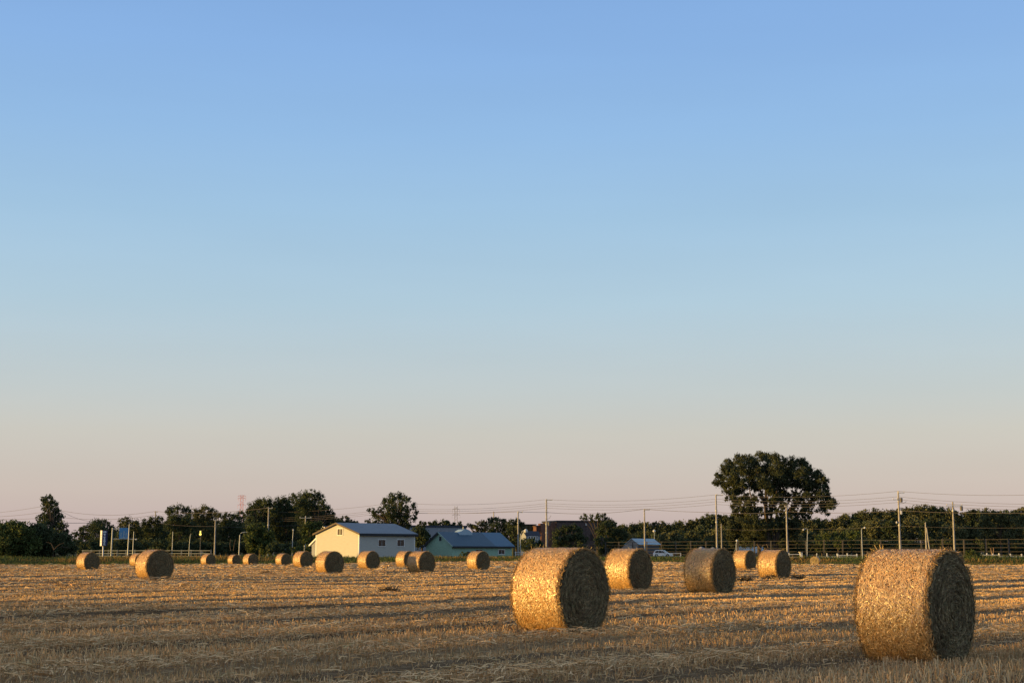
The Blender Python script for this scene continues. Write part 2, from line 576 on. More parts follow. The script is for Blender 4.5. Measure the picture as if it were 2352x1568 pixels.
def stubble(zone):
    y0, y1, dens, w0, h0 = zone
    x, y = sample_zone(y0, y1, dens)
    rb = rowband(x, y)
    keep = RNG.random(len(x)) < np.clip((rb - 0.16) * 2.2, 0.10, 1.0)
    x, y, rb = x[keep], y[keep], rb[keep]
    n = len(x)
    h = h0 * np.clip(0.12 + rb * 1.55, 0.14, 1.5) * (0.55 + 0.8 * RNG.random(n))
    # taller bleached stubble in the near right corner
    corner = np.clip((x - 1.5 - 0.25 * (y - 16)) / 3.5, 0, 1) * np.clip((18.3 - y) / 1.5, 0, 1) * (RNG.random(n) < 0.16)
    h = h * (1 + 0.6 * corner)
    z = field_z(x, y) - 0.01
    base = np.stack([x, y, z], -1)
    lean = np.stack([RNG.normal(0, 0.32, n), RNG.normal(0, 0.32, n), np.ones(n)], -1)
    flat = RNG.random(n) < 0.18
    lean[flat, 2] *= 0.35
    lean = unit(lean)
    top = base + lean * h[:, None]
    yaw = RNG.random(n) * math.pi if y0 < 30 else RNG.normal(-0.67, 0.55, n)
    wd = np.stack([np.cos(yaw), np.sin(yaw), np.zeros(n)], -1)
    P = np.stack([base, top], 1)
    w = w0 * (0.6 + 0.9 * RNG.random(n))
    V = strip_quads(P, wd, np.stack([w, w * 0.75], 1))
    t = STRAWS[RNG.choice(5, n, p=[0.34, 0.16, 0.24, 0.12, 0.14])] * (0.75 + 0.38 * RNG.random(n))[:, None]
    patch = vnoise2(x / 3.1, y / 3.1, 8)
    t = t * (0.85 + 0.3 * patch)[:, None]
    if y0 < 30:
        t = t * (0.62 + 0.62 * RNG.random(n))[:, None]
    pale = np.array([0.60, 0.50, 0.31])
    t = t * (1 - 0.8 * corner[:, None]) + pale * (0.8 + 0.3 * RNG.random(n))[:, None] * 0.8 * corner[:, None]
    green = np.clip((0.40 - rb) * 4, 0, 1) * 0.4
    t = t * (1 - green[:, None]) + np.array([0.30, 0.27, 0.15]) * green[:, None]
    return V, t


def litter(y0, y1, dens, L, w0):
    """loose straw lying on the ground, thick in the gaps between rows"""
    x, y = sample_zone(y0, y1, dens)
    wr = windrow(x, y)
    keep = RNG.random(len(x)) < 0.22 + 0.78 * np.clip(wr, 0, 1)
    x, y, wr = x[keep], y[keep], wr[keep]
    n = len(x)
    z = field_z(x, y) + 0.012 + (0.02 + 0.12 * np.clip(wr, 0, 1)) * RNG.random(n)
    a = RNG.normal(0.87, 0.75, n)
    l = L * (0.4 + RNG.random(n))
    d = np.stack([np.cos(a), np.sin(a), RNG.normal(0, 0.16, n)], -1) * l[:, None]
    p = np.stack([x, y, z], -1)
    bend = np.stack([RNG.normal(0, 0.12, n), RNG.normal(0, 0.12, n), 0.12 * RNG.random(n)], -1) * l[:, None]
    P = np.stack([p - d / 2, p + bend, p + d / 2], 1)
    wd = unit(np.stack([-np.sin(a), np.cos(a), RNG.normal(0, 0.5, n)], -1))
    V = strip_quads(P, wd, w0 * (0.6 + 0.8 * RNG.random(n)))
    t = STRAWS[RNG.choice(5, n, p=[0.2, 0.4, 0.08, 0.12, 0.2])] * (0.7 + 0.6 * RNG.random(n))[:, None]
    return V, np.repeat(t, 2, 0)


Vs, Ts = [], []
for zone in [(12, 24, 300, 0.0105, 0.078), (24, 38, 190, 0.0135, 0.074), (38, 65, 280, 0.020, 0.062), (65, 120, 90, 0.055, 0.05), (120, EDGE, 24.0, 0.20, 0.048)]:
    v, t = stubble(zone)
    Vs.append(v)
    Ts.append(t)
for a in [(12, 26, 190, 0.20, 0.0115), (26, 50, 95, 0.27, 0.014), (50, 110, 22, 0.5, 0.024), (110, 205, 5, 0.9, 0.06)]:
    v, t = litter(*a)
    Vs.append(v)
    Ts.append(t)
me = quad_mesh('stubble', np.concatenate(Vs), np.concatenate(Ts))
tag(link('stubble', me, M_STRAW), 'cut straw stubble and loose straw covering the mown field', 'stubble', kind='stuff')


# ------------------------------------------------------------------ straw bales
R, LB = 0.745, 0.97


def bale_pt(th, r, s):
    """th from the top, r radius, s along the axis (x). Bottom is squashed flat."""
    y = R * r * np.sin(th) * 0.985
    z = R * r * np.cos(th)
    lim = -0.86 * R
    z = np.where(z < lim, lim + (z - lim) * 0.32, z)
    return np.stack([s, y, z + 0.905 * R], -1)


def bale_parts(seed, side_n, end_n, end_sun_k=1.0):
    g = np.random.default_rng(seed)
    # wrapped side surface: slightly barrelled, rounded at the rims, lumpy
    nt_, ns = 96, 22
    th = np.linspace(0, 2 * math.pi, nt_, endpoint=False)
    s = np.linspace(-1, 1, ns)
    T, S = np.meshgrid(th, s)
    prof = 1.0 - 0.035 * np.clip((np.abs(S) - 0.86) / 0.14, 0, 1) ** 2 - 0.006 * S ** 2
    lump = 0.05 * (vnoise2(T * 2.2 + seed, S * 3 + 7, seed) - 0.5) + 0.016 * (vnoise2(T * 9, S * 7 + 3, seed + 1) - 0.5)
    lump[:, :] = lump * (0.5 - 0.5 * np.cos(T)) ** 0.0
    P = bale_pt(T, prof + lump - 0.008, S * LB / 2)
    side = bpy.data.meshes.new('wrapped_side')
    fs = [(j * nt_ + i, j * nt_ + (i + 1) % nt_, (j + 1) * nt_ + (i + 1) % nt_, (j + 1) * nt_ + i) for j in range(ns - 1) for i in range(nt_)]

    def strands_side(n):
        a = g.random(n) * 2 * math.pi
        q = (g.random(n) * 2 - 1)
        ang = g.normal(0, 0.8, n)
        ln = 0.05 + 0.09 * g.random(n)
        pts = []
        curl = g.normal(0, 0.5, n)
        for k, f in enumerate((-0.5, 0.0, 0.5)):
            aa = a + (np.cos(ang + curl * f) * ln * f) / R
            ss = np.clip(q * LB / 2 + np.sin(ang + curl * f) * ln * f, -LB / 2 - 0.02, LB / 2 + 0.02)
            rr = 1.0 - 0.035 * np.clip((np.abs(ss) / (LB / 2) - 0.86) / 0.14, 0, 1) ** 2 + (0.004 + 0.012 * g.random(n)) / R + (0.008 / R if k == 1 else 0)
            pts.append(bale_pt(aa, rr, ss))
        Pp = np.stack(pts, 1)
        tang = unit(Pp[:, 2] - Pp[:, 0])
        nrm = unit(np.stack([np.zeros(n), np.sin(a), np.cos(a)], -1) + g.normal(0, 0.15, (n, 3)))
        wd = unit(np.cross(tang, nrm))
        w = 0.006 + 0.009 * g.random(n)
        V = strip_quads(Pp, wd, np.stack([w * 0.7, w, w * 0.6], 1))
        t = np.array([[0.68, 0.40, 0.145], [0.80, 0.53, 0.235], [0.55, 0.285, 0.09], [0.44, 0.28, 0.12]])[g.choice(4, n, p=[.4, .25, .22, .13])]
        t = t * (0.7 + 0.5 * g.random(n))[:, None]
        return V, np.repeat(t, 2, 0)

    def strands_end(n, sx):
        rr0 = np.sqrt(g.random(n)) * 0.985
        a = g.random(n) * 2 * math.pi
        ln = 0.04 + 0.10 * g.random(n)
        slope = g.normal(0, 0.42, n)
        pts = []
        for k, f in enumerate((-0.5, 0.0, 0.5)):
            r_ = np.clip(rr0 + np.sin(slope) * ln * f / R, 0.01, 1.0)
            aa = a + np.cos(slope) * ln * f / (R * np.maximum(rr0, 0.12))
            out = 0.006 + 0.022 * g.random(n) + (0.014 * g.random(n) if k == 1 else 0)
            xx = sx * (LB / 2 + 0.03 * (1 - r_ ** 2) + out - 0.02 * (r_ > 0.95))
            pts.append(bale_pt(aa, r_, xx))
        Pp = np.stack(pts, 1)
        tang = unit(Pp[:, 2] - Pp[:, 0])
        nrm = unit(np.array([sx, 0, 0]) + g.normal(0, 0.55, (n, 3)))
        wd = unit(np.cross(tang, nrm))
        w = 0.006 + 0.009 * g.random(n)
        V = strip_quads(Pp, wd, np.stack([w * 0.7, w, w * 0.6], 1))
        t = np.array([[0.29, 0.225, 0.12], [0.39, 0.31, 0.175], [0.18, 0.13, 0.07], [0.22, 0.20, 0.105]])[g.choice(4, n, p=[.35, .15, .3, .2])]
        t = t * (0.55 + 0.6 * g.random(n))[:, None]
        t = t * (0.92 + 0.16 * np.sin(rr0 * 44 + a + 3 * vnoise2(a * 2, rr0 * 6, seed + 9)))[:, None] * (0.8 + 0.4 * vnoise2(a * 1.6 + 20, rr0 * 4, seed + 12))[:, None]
        return V, np.repeat(t * end_sun_k, 2, 0)

    def fringe(n, sx):
        a = g.random(n) * 2 * math.pi
        ln = 0.025 + 0.10 * g.random(n) ** 2.2
        p0 = bale_pt(a, np.full(n, 0.965), np.full(n, sx * (LB / 2 - 0.03)))
        outv = unit(np.stack([sx * (0.2 + g.random(n)), np.sin(a) * 0.9, np.cos(a) * 0.9], -1) + g.normal(0, 0.5, (n, 3)))
        p1 = p0 + outv * (ln * 0.55)[:, None]
        p2 = p1 + unit(outv + g.normal(0, 0.5, (n, 3)) + np.array([0, 0, -0.25])) * (ln * 0.6)[:, None]
        for p in (p1, p2):
            p[:, 2] = np.maximum(p[:, 2], 0.01)
        Pp = np.stack([p0, p1, p2], 1)
        wd = unit(np.cross(outv, g.normal(0, 1, (n, 3))))
        V = strip_quads(Pp, wd, 0.004 + 0.005 * g.random(n))
        t = np.array([0.52, 0.37, 0.17]) * (0.6 + 0.6 * g.random(n))[:, None]
        return V, np.repeat(t, 2, 0)

    def surf_mesh(name, Pg, faces, col, V, t):
        """continuous base surface plus the straws lying on it, one mesh"""
        base_quads = Pg.reshape(-1, 3)[np.array(faces)]
        nb = len(base_quads)
        ct = np.array(col) * (0.75 + 0.5 * g.random(nb))[:, None]
        m = quad_mesh(name, np.concatenate([base_quads, V]), np.concatenate([ct, t]))
        return m

    Vv, tt = strands_side(side_n)
    bpy.data.meshes.remove(side)
    side = surf_mesh('wrapped_side', P, fs, (0.37, 0.235, 0.09), Vv, tt)
    ends = []
    for sx in (-1, 1):
        nr, na = 20, 72
        rr = np.linspace(0.02, 0.975, nr)
        aa = np.linspace(0, 2 * math.pi, na, endpoint=False)
        A, Rr = np.meshgrid(aa, rr)
        spiral = 0.012 * np.sin(Rr * 70 + A) + 0.03 * (vnoise2(A * 3, Rr * 9, seed + 4) - 0.5)
        spiral *= np.clip((0.975 - Rr) * 12, 0, 1)
        Pe = bale_pt(A, Rr, sx * (LB / 2 + 0.03 * (1 - Rr ** 2) + spiral - 0.004))
        fe = [(j * na + i, j * na + (i + 1) % na, (j + 1) * na + (i + 1) % na, (j + 1) * na + i) for j in range(nr - 1) for i in range(na)]
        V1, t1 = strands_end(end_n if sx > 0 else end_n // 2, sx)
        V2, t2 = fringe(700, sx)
        # loose outer ring of straw that the wrap does not hold
        nr_ = 650
        a = g.random(nr_) * 2 * math.pi
        ln = 0.05 + 0.09 * g.random(nr_)
        s0 = sx * (LB / 2 - 0.03 + 0.06 * g.random(nr_))
        rr_ = 0.975 + 0.05 * g.random(nr_)
        Pp = np.stack([bale_pt(a + ln * f / R, rr_ + 0.012 * g.normal(0, 1, nr_), s0 + 0.02 * g.normal(0, 1, nr_)) for f in (-.5, 0, .5)], 1)
        Pp[:, :, 2] = np.maximum(Pp[:, :, 2], 0.01)
        V3 = strip_quads(Pp, unit(g.normal(0, 1, (nr_, 3))), 0.006 + 0.008 * g.random(nr_))
        t3 = np.repeat(np.array([0.50, 0.31, 0.13]) * (0.5 + 0.6 * g.random(nr_))[:, None], 2, 0)
        ends.append(surf_mesh('end_face', Pe, fe, (0.15 * end_sun_k, 0.115 * end_sun_k, 0.065 * end_sun_k), np.concatenate([V1, V2, V3]), np.concatenate([t1, t2, t3])))
    return side, ends[0], ends[1]


def make_bale(seed, side_n, end_n, end_sun_k=1.0):
    root = thing('straw_bale', 'straw bale', 'straw bale', group='round straw bales on the mown field')
    side, e0, e1 = bale_parts(seed, side_n, end_n, end_sun_k)
    link('wrapped_side', side, M_WRAP, root)
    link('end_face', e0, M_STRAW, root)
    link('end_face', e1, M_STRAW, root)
    return root


protos = [make_bale(21, 15000, 9000), make_bale(22, 15000, 9000), make_bale(23, 6000, 4000), make_bale(24, 6000, 4000), make_bale(25, 4000, 3000, 2.3)]  # last bale's end colours are raised to imitate sun on them
used = set()
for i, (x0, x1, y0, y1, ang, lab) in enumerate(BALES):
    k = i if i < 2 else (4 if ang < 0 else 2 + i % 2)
    if k in used:
        o = copy_tree(protos[k])
    else:
        o = protos[k]
        used.add(k)
    size = y1 - y0
    d = F * BALE_H / size
    if d > 218:
        d = 212.0
    px = 0.5 * (x0 + x1)
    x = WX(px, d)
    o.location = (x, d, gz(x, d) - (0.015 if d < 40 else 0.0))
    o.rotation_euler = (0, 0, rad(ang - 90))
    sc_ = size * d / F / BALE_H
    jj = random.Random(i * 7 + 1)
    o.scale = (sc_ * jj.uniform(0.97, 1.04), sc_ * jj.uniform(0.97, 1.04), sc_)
    o['label'] = lab

# loose heaps of straw left on the field
HEAPS = [(613, 1318.5, 26, 4.5, 'low dark heap of loose straw lying alone on the left half of the field'),
         (897, 1362, 28, 6, 'flat straw heap on the bare rows in the middle of the field'),
         (1711, 1336.5, 28, 6, 'left one of three low straw heaps in front of the golden bale'),
         (1770, 1332.5, 30, 8, 'middle and tallest of three low straw heaps in front of the golden bale'),
         (1828, 1332, 26, 6, 'right one of three low straw heaps in front of the golden bale')]
for px, py, w, h, lab in HEAPS:
    d = 1.38 * F / (py - HY)
    x = WX(px, d)
    wm, hm = w / F * d, h / F * d
    n = 520
    a, q = RNG.random(n) * 2 * math.pi, np.sqrt(RNG.random(n))
    hx, hy = np.cos(a) * q * wm / 2, np.sin(a) * q * wm / 3
    hz = hm * (1 - q ** 1.5) * (0.4 + 0.7 * RNG.random(n)) + 0.02
    p = np.stack([hx, hy, hz], -1)
    dr = unit(np.stack([RNG.normal(0, 1, n), RNG.normal(0, 1, n), RNG.normal(0, 0.35, n)], -1)) * (0.12 + 0.2 * RNG.random(n))[:, None]
    P = np.stack([p - dr, p + np.array([0, 0, 0.03]), p + dr], 1)
    P[:, :, 2] = np.maximum(P[:, :, 2], 0.0)
    V = strip_quads(P, unit(np.cross(dr, RNG.normal(0, 1, (n, 3)))), 0.02 + 0.02 * RNG.random(n))
    t = np.repeat(np.array([0.17, 0.115, 0.06]) * (0.5 + 0.8 * RNG.random(n))[:, None], 2, 0)
    o = link('straw_heap', quad_mesh('straw_heap', V, t), M_STRAW, loc=(x, d, gz(x, d)))
    tag(o, lab, 'straw heap', 'loose straw heaps on the field')


# ------------------------------------------------------------------ verge plants
def blades(x, y, z, h, w, cols, lean=0.25, rng=RNG):
    n = len(x)
    b = np.stack([x, y, z], -1)
    dirv = np.stack([rng.normal(0, lean, n), rng.normal(0, lean, n), np.ones(n)], -1)
    m = b + unit(dirv) * (h * 0.6)[:, None]
    tp = m + unit(dirv + np.stack([rng.normal(0, lean * 1.6, n), rng.normal(0, lean * 1.6, n), np.zeros(n)], -1)) * (h * 0.45)[:, None]
    yaw = rng.random(n) * math.pi
    wd = np.stack([np.cos(yaw), np.sin(yaw), np.zeros(n)], -1)
    V = strip_quads(np.stack([b, m, tp], 1), wd, np.stack([w, w * 1.1, w * 0.25], 1))
    return V, np.repeat(cols, 2, 0)


def verge(n, y0, y1, h0, base_cols, gold=0.0, pxr=(-80, 2440), w0=0.09):
    px = RNG.random(n) * (pxr[1] - pxr[0]) + pxr[0]
    y = y0 + (y1 - y0) * RNG.random(n)
    x = (px - CX) / F * y
    pn = vnoise2(x / 7.0, y / 4.0, 31)
    h = h0 * (0.45 + 0.75 * RNG.random(n)) * (0.6 + 0.75 * pn)
    cols = np.array(base_cols)[RNG.integers(0, len(base_cols), n)] * (0.6 + 0.8 * RNG.random(n))[:, None]
    if gold > 0:
        gm = (vnoise2(x / 9.0, y / 5.0, 32) < gold) & (RNG.random(n) < 0.75)
        cols[gm] = np.array([0.26, 0.17, 0.06]) * (0.6 + 0.7 * RNG.random(gm.sum()))[:, None]
    return blades(x, y, ground_z(x, y) - 0.02, h, w0 * (0.6 + 0.9 * RNG.random(n)), cols)


GREENS = [(0.075, 0.115, 0.035), (0.055, 0.09, 0.03), (0.10, 0.12, 0.045), (0.13, 0.125, 0.05)]
parts_v = [verge(30000, 216, 224, 0.42, GREENS, 0.14, w0=0.06), verge(32000, 222, 232, 0.7, GREENS, 0.42, w0=0.06),
           verge(9000, 230, 262, 0.6, [(0.05, 0.075, 0.028), (0.07, 0.085, 0.03)], 0.15),
           verge(5000, 262, 334, 0.5, [(0.045, 0.07, 0.028), (0.06, 0.08, 0.03)], 0.1, w0=0.2)]
tag(link('grass', quad_mesh('grass', np.concatenate([v for v, t in parts_v]), np.concatenate([t for v, t in parts_v])), M_GRASS),
    'rough green and golden grass along the far edge of the field', 'grass', kind='stuff')


# ------------------------------------------------------------------ trees
def crown_quads(lobes, Y, leaf, dens, pal, seed, depth=1.0, squash=1.0):
    """lobes: (px,py,r px[, depth offset]); leaves in clumps on each lobe. Returns world quads"""
    g = np.random.default_rng(seed)
    Vs, Ts = [], []
    pal = np.array(pal)
    rmax = max(l[2] for l in lobes)
    xs_ = [l[0] for l in lobes]
    spread = max(max(xs_) - min(xs_), 2 * rmax) * 0.5 / F * Y * 0.6 * depth
    for l in lobes:
        px, py, r = l[:3]
        off = (g.random() * 2 - 1) * spread if len(l) < 4 else l[3]
        c = np.array(W(px, py, Y + off))
        rm = r / F * Y
        K = max(9, int(0.07 * r * r + 10))
        n_leaf = max(18, int(dens * 6.0 * r * r / K))
        dirs = unit(g.normal(0, 1, (K, 3)))
        cc = c + dirs * (rm * (0.25 + 0.70 * g.random(K) ** 0.7))[:, None] * np.array([1, 1, squash])
        cr = rm * (0.22 + 0.24 * g.random(K))
        ctone = 0.65 + 0.7 * g.random(K)
        ci = np.repeat(np.arange(K), n_leaf)
        n = len(ci)
        p = cc[ci] + unit(g.normal(0, 1, (n, 3))) * (cr[ci] * g.random(n) ** 0.45)[:, None]
        loose = g.random(n) < 0.10
        p[loose] = c + unit(g.normal(0, 1, (loose.sum(), 3))) * (rm * (0.8 + 0.45 * g.random(loose.sum())))[:, None]
        p[:, 2] = np.maximum(p[:, 2], -1.25)
        sz = 0.72 * leaf * (0.55 + 0.8 * g.random(n))
        a = unit(g.normal(0, 1, (n, 3)))
        b = unit(np.cross(a, g.normal(0, 1, (n, 3))))
        a = a * (sz * 0.5)[:, None]
        b = b * (sz * 0.36)[:, None]
        Vs.append(np.stack([p - a, p + b, p + a, p - b], 1))
        t = pal[g.integers(0, len(pal), n)] * (ctone[ci] * (0.65 + 0.7 * g.random(n)))[:, None]
        Ts.append(t)
    return np.concatenate(Vs), np.concatenate(Ts)


DARK = [(0.058, 0.082, 0.038), (0.048, 0.070, 0.034), (0.070, 0.084, 0.038), (0.052, 0.070, 0.038)]
OLIVE = [(0.088, 0.098, 0.044), (0.105, 0.106, 0.046), (0.068, 0.080, 0.036)]
FRESH = [(0.075, 0.105, 0.032), (0.060, 0.090, 0.030), (0.095, 0.110, 0.038)]
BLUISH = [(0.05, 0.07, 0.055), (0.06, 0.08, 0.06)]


def tree(label, lobes, Y, pal=DARK, leaf=0.42, dens=1.0, name='broadleaf_tree', cat='tree', group=None, trunk=None, limbs=True, seed=None, depth=1.0,
         trunk_r=0.22, bark=None, base_z=None):
    """crown from its lobes, trunk with limbs reaching into the lobes"""
    if seed is None:
        seed = int(abs(hash(label)) % 99991) if False else sum(ord(c) * (i + 3) for i, c in enumerate(label)) + int(lobes[0][0])
    cxp = sum(l[0] for l in lobes) / len(lobes) if trunk is None else trunk
    bx = WX(cxp, Y)
    bz = gz(bx, Y) if base_z is None else base_z
    root = thing(name, label, cat, (bx, Y, bz), group=group)
    V, T = crown_quads(lobes, Y, leaf, dens, pal, seed, depth)
    V = V - np.array([bx, Y, bz])
    V[:, :, 2] = np.maximum(V[:, :, 2], 0.02)
    link('crown', quad_mesh('crown', V, T), M_LEAF, root)
    g = random.Random(seed)
    mb = MB()
    zs = [W(l[0], l[1], Y).z - bz for l in lobes]
    ztop = max(zs)
    zfork = max(0.5, min(ztop * 0.4, (min(zs) + ztop) * 0.35))
    mb.tube([(0, 0, -0.1), (0.05, 0, zfork * 0.5), (0.0, 0.05, zfork), (g.uniform(-.3, .3), 0.1, ztop * 0.85)],
            [trunk_r * 1.3, trunk_r, trunk_r * 0.85, trunk_r * 0.2], 7)
    if limbs:
        for l in lobes:
            p = W(l[0], l[1], Y)
            e = Vector((p.x - bx, g.uniform(-1, 1), p.z - bz))
            if e.z < zfork * 1.05:
                continue
            s0 = Vector((0, 0.02, zfork * g.uniform(0.8, 1.2)))
            mid = s0.lerp(e, 0.5) + Vector((0, 0, 0.12 * (e - s0).length))
            mb.tube([s0, mid, e], [trunk_r * 0.5, trunk_r * 0.33, trunk_r * 0.1], 5)
    mb.build('trunk', bark or M_BARK, root)
    return root


def grow(outline, r0, fill=1.0, seed=0):
    """lobes along a polyline of crown tops (px, py) filling down to a floor row"""
    return outline


# left edge masses
tree('broad dark bushy tree cut by the left edge of the picture', [(-20, 1225, 30), (8, 1222, 24), (30, 1222, 24), (50, 1228, 26), (10, 1248, 30), (40, 1252, 28), (66, 1250, 26), (-25, 1252, 28)], 245, FRESH, dens=1.3)
tree('rounded dark bush between the left edge tree and the roadside fence', [(78, 1226, 24), (100, 1232, 24), (128, 1242, 22), (150, 1246, 22), (90, 1254, 24), (118, 1258, 22), (145, 1260, 18), (165, 1258, 13)], 248, DARK, dens=1.3)
tree('tall narrow tree with a ragged top rising over the dark bushes at the left', [(99, 1147, 7), (112, 1146, 11), (120, 1158, 13), (105, 1162, 11), (116, 1176, 15), (132, 1172, 9), (124, 1190, 17), (104, 1192, 15), (90, 1190, 8), (140, 1186, 9), (118, 1208, 21), (143, 1207, 12), (96, 1208, 14), (150, 1218, 8), (130, 1224, 18)], 290, DARK, dens=0.75, leaf=0.4, trunk_r=0.28)
tree('small dark treetop at the very left edge', [(-6, 1210, 14), (5, 1212, 9), (22, 1212, 8)], 330, DARK)
# woods left of the white house
tree('round-headed tree behind the white and navy sign', [(222, 1206, 15), (206, 1214, 14), (240, 1207, 15), (256, 1213, 9), (190, 1218, 10), (225, 1225, 22), (252, 1230, 16), (195, 1236, 16), (222, 1246, 18), (172, 1226, 9), (178, 1244, 12)], 375, DARK, dens=1.1)
tree('bushy tree behind the blue road sign', [(280, 1200, 11), (294, 1197, 12), (310, 1203, 12), (288, 1218, 17), (312, 1222, 17), (280, 1240, 17), (308, 1245, 18)], 395, OLIVE, dens=1.1)
tree('dark tree behind the leftmost tall pole', [(330, 1204, 13), (346, 1198, 12), (364, 1196, 12), (340, 1220, 18), (366, 1216, 18), (345, 1244, 18), (372, 1245, 18)], 400, DARK, dens=1.1)
tree('ragged-topped tree with sky gaps right of the leftmost tall pole', [(394, 1172, 12), (408, 1167, 12), (420, 1170, 9), (386, 1182, 9), (432, 1173, 12), (400, 1192, 16), (425, 1192, 17), (388, 1206, 14), (410, 1216, 20), (436, 1216, 18), (400, 1240, 18), (430, 1245, 18)], 390, DARK, dens=0.95)
tree('spreading tree above the yellow warning light', [(450, 1176, 12), (468, 1170, 12), (484, 1174, 12), (498, 1182, 10), (456, 1196, 18), (482, 1198, 18), (460, 1222, 18), (486, 1226, 18), (465, 1246, 16), (492, 1246, 16)], 400, OLIVE, dens=1.1)
tree('low dark tree in the dip of the skyline below the red pylon', [(516, 1190, 14), (534, 1188, 12), (552, 1184, 13), (520, 1210, 20), (548, 1208, 20), (516, 1236, 20), (546, 1236, 20)], 405, DARK, dens=1.15)
tree('big dark tree at the left end of the tallest clump', [(582, 1166, 15), (596, 1158, 15), (614, 1152, 13), (575, 1182, 14), (600, 1180, 20), (624, 1172, 16), (580, 1206, 20), (606, 1208, 20), (578, 1236, 18), (604, 1236, 20)], 370, DARK, dens=1.1, trunk_r=0.35)
tree('big dark tree in the middle of the tallest clump', [(640, 1152, 13), (656, 1150, 13), (674, 1146, 13), (634, 1172, 18), (660, 1172, 20), (684, 1168, 16), (640, 1200, 20), (668, 1202, 20), (640, 1230, 18), (668, 1232, 18)], 375, DARK, dens=1.1, trunk_r=0.35)
tree('tallest dark tree of the clump, right beside the white house, full of sky gaps', [(700, 1140, 15), (716, 1134, 11), (732, 1141, 13), (688, 1158, 16), (714, 1160, 20), (742, 1158, 12), (752, 1170, 11), (760, 1184, 10), (700, 1186, 20), (730, 1186, 19), (752, 1196, 13), (766, 1196, 9), (705, 1214, 20), (738, 1212, 18), (764, 1210, 10)], 365, DARK, dens=0.95, trunk_r=0.4)
tree('leafy green shrub with a grey pole rising out of it', [(580, 1216, 13), (600, 1212, 12), (618, 1224, 12), (576, 1236, 16), (600, 1238, 18), (620, 1246, 14), (578, 1254, 14), (606, 1258, 14)], 290, FRESH, name='shrub', cat='shrub', dens=1.3, limbs=False)
tree('dark low bush on the grass bank left of the white house fence', [(632, 1254, 12), (622, 1262, 11), (645, 1262, 10), (660, 1266, 8)], 285, DARK, name='shrub', cat='shrub', dens=1.4, limbs=False)
tree('yellow-green small tree just left of the white house gable', [(704, 1208, 9), (720, 1206, 10), (736, 1205, 9), (700, 1222, 12), (718, 1222, 13), (734, 1220, 10), (704, 1240, 13), (722, 1242, 12)], 300, FRESH, name='small_tree', dens=1.2)
gL = random.Random(15)
lo_x = np.array([262, 285, 312, 345, 372, 400, 430, 470, 500, 530, 560, 590, 630, 680, 720, 750, 772])
lo_y = np.array([1212, 1204, 1206, 1204, 1204, 1182, 1182, 1186, 1192, 1198, 1196, 1172, 1164, 1158, 1152, 1170, 1196])
px = 268.0
while px < 772:
    r = gL.uniform(11, 15)
    top = float(np.interp(px, lo_x, lo_y)) + gL.uniform(0, 4)
    lobes = [(px, top + r * 0.9, r), (px - r, top + r * 1.6, r), (px + r, top + r * 1.6, r)]
    yy = top + r * 2.6
    while yy < 1262:
        lobes += [(px - r * .6, yy, r), (px + r * .7, yy + 3, r)]
        yy += r * 1.3
    tree('dark tree filling the back of the woods left of the white house', lobes, 440 + gL.uniform(-8, 8), DARK, leaf=0.6, dens=0.9, group='back trees of the woods at the left', limbs=False, seed=int(3500 + px), depth=0.4)
    px += r * 1.7
px = 176.0
while px < 770:
    r = gL.uniform(8, 12)
    top = 1262 - gL.uniform(16, 28)
    tree('dark bush in the gloom beneath the woods left of the white house', [(px, top + r, r), (px + r, top + r * 1.4, r), (px - r * 0.5, 1258, r), (px + r * 0.6, 1263, r)], 358 + gL.uniform(-6, 6), DARK, leaf=0.45, dens=1.2, name='bush', cat='bush', group='bushes beneath the woods at the left', limbs=False, seed=int(2500 + px), depth=0.4)
    px += r * 1.7
# behind the houses
tree('lone spreading tree rising behind the roof of the white house', [(900, 1142, 12), (916, 1140, 10), (926, 1141, 9), (888, 1148, 9), (938, 1147, 7), (884, 1159, 9), (905, 1158, 14), (926, 1158, 12), (895, 1172, 15), (918, 1174, 16), (937, 1170, 9), (952, 1162, 8), (955, 1176, 7), (874, 1172, 9), (858, 1176, 9), (848, 1171, 5), (862, 1186, 9), (880, 1188, 14), (905, 1192, 18), (930, 1190, 15), (950, 1190, 9), (846, 1198, 8), (866, 1200, 10), (890, 1208, 14), (930, 1208, 14)], 330, DARK, dens=0.8, leaf=0.4, trunk_r=0.4)
tree('small dark treetop right of the lone spreading tree', [(968, 1200, 5), (975, 1203, 5), (962, 1208, 7), (971, 1211, 7)], 345, DARK, limbs=False)
tree('round dark shrub tree against the right end of the white house', [(956, 1219, 11), (968, 1221, 12), (978, 1228, 10), (984, 1237, 6), (962, 1234, 13), (974, 1240, 10), (962, 1250, 9)], 285, DARK, name='small_tree', dens=1.2, limbs=False)
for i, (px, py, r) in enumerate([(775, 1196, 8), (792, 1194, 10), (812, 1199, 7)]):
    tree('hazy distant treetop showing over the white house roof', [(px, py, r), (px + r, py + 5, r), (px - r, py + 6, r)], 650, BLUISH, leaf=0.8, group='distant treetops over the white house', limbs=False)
for i, (px, py, r) in enumerate([(990, 1203, 7), (1000, 1200, 7), (1020, 1199, 8), (1030, 1202, 6), (1042, 1204, 5), (1056, 1203, 6)]):
    tree('small distant treetop silhouetted over the long grey hall', [(px, py, r), (px + r * .7, py + 5, r), (px - r * .7, py + 6, r)], 620, DARK, leaf=0.8, group='distant treetops over the grey hall', limbs=False)
tree('olive tree directly right of the barn roof vent', [(1080, 1208, 8), (1096, 1206, 10), (1110, 1204, 10), (1095, 1218, 12), (1115, 1220, 14), (1098, 1234, 12)], 380, OLIVE, dens=1.1)
tree('dark tree behind the right end of the blue-roofed barn', [(1128, 1199, 11), (1142, 1197, 10), (1156, 1200, 10), (1134, 1215, 16), (1158, 1216, 16), (1140, 1238, 16), (1165, 1240, 16)], 375, DARK, dens=1.2)
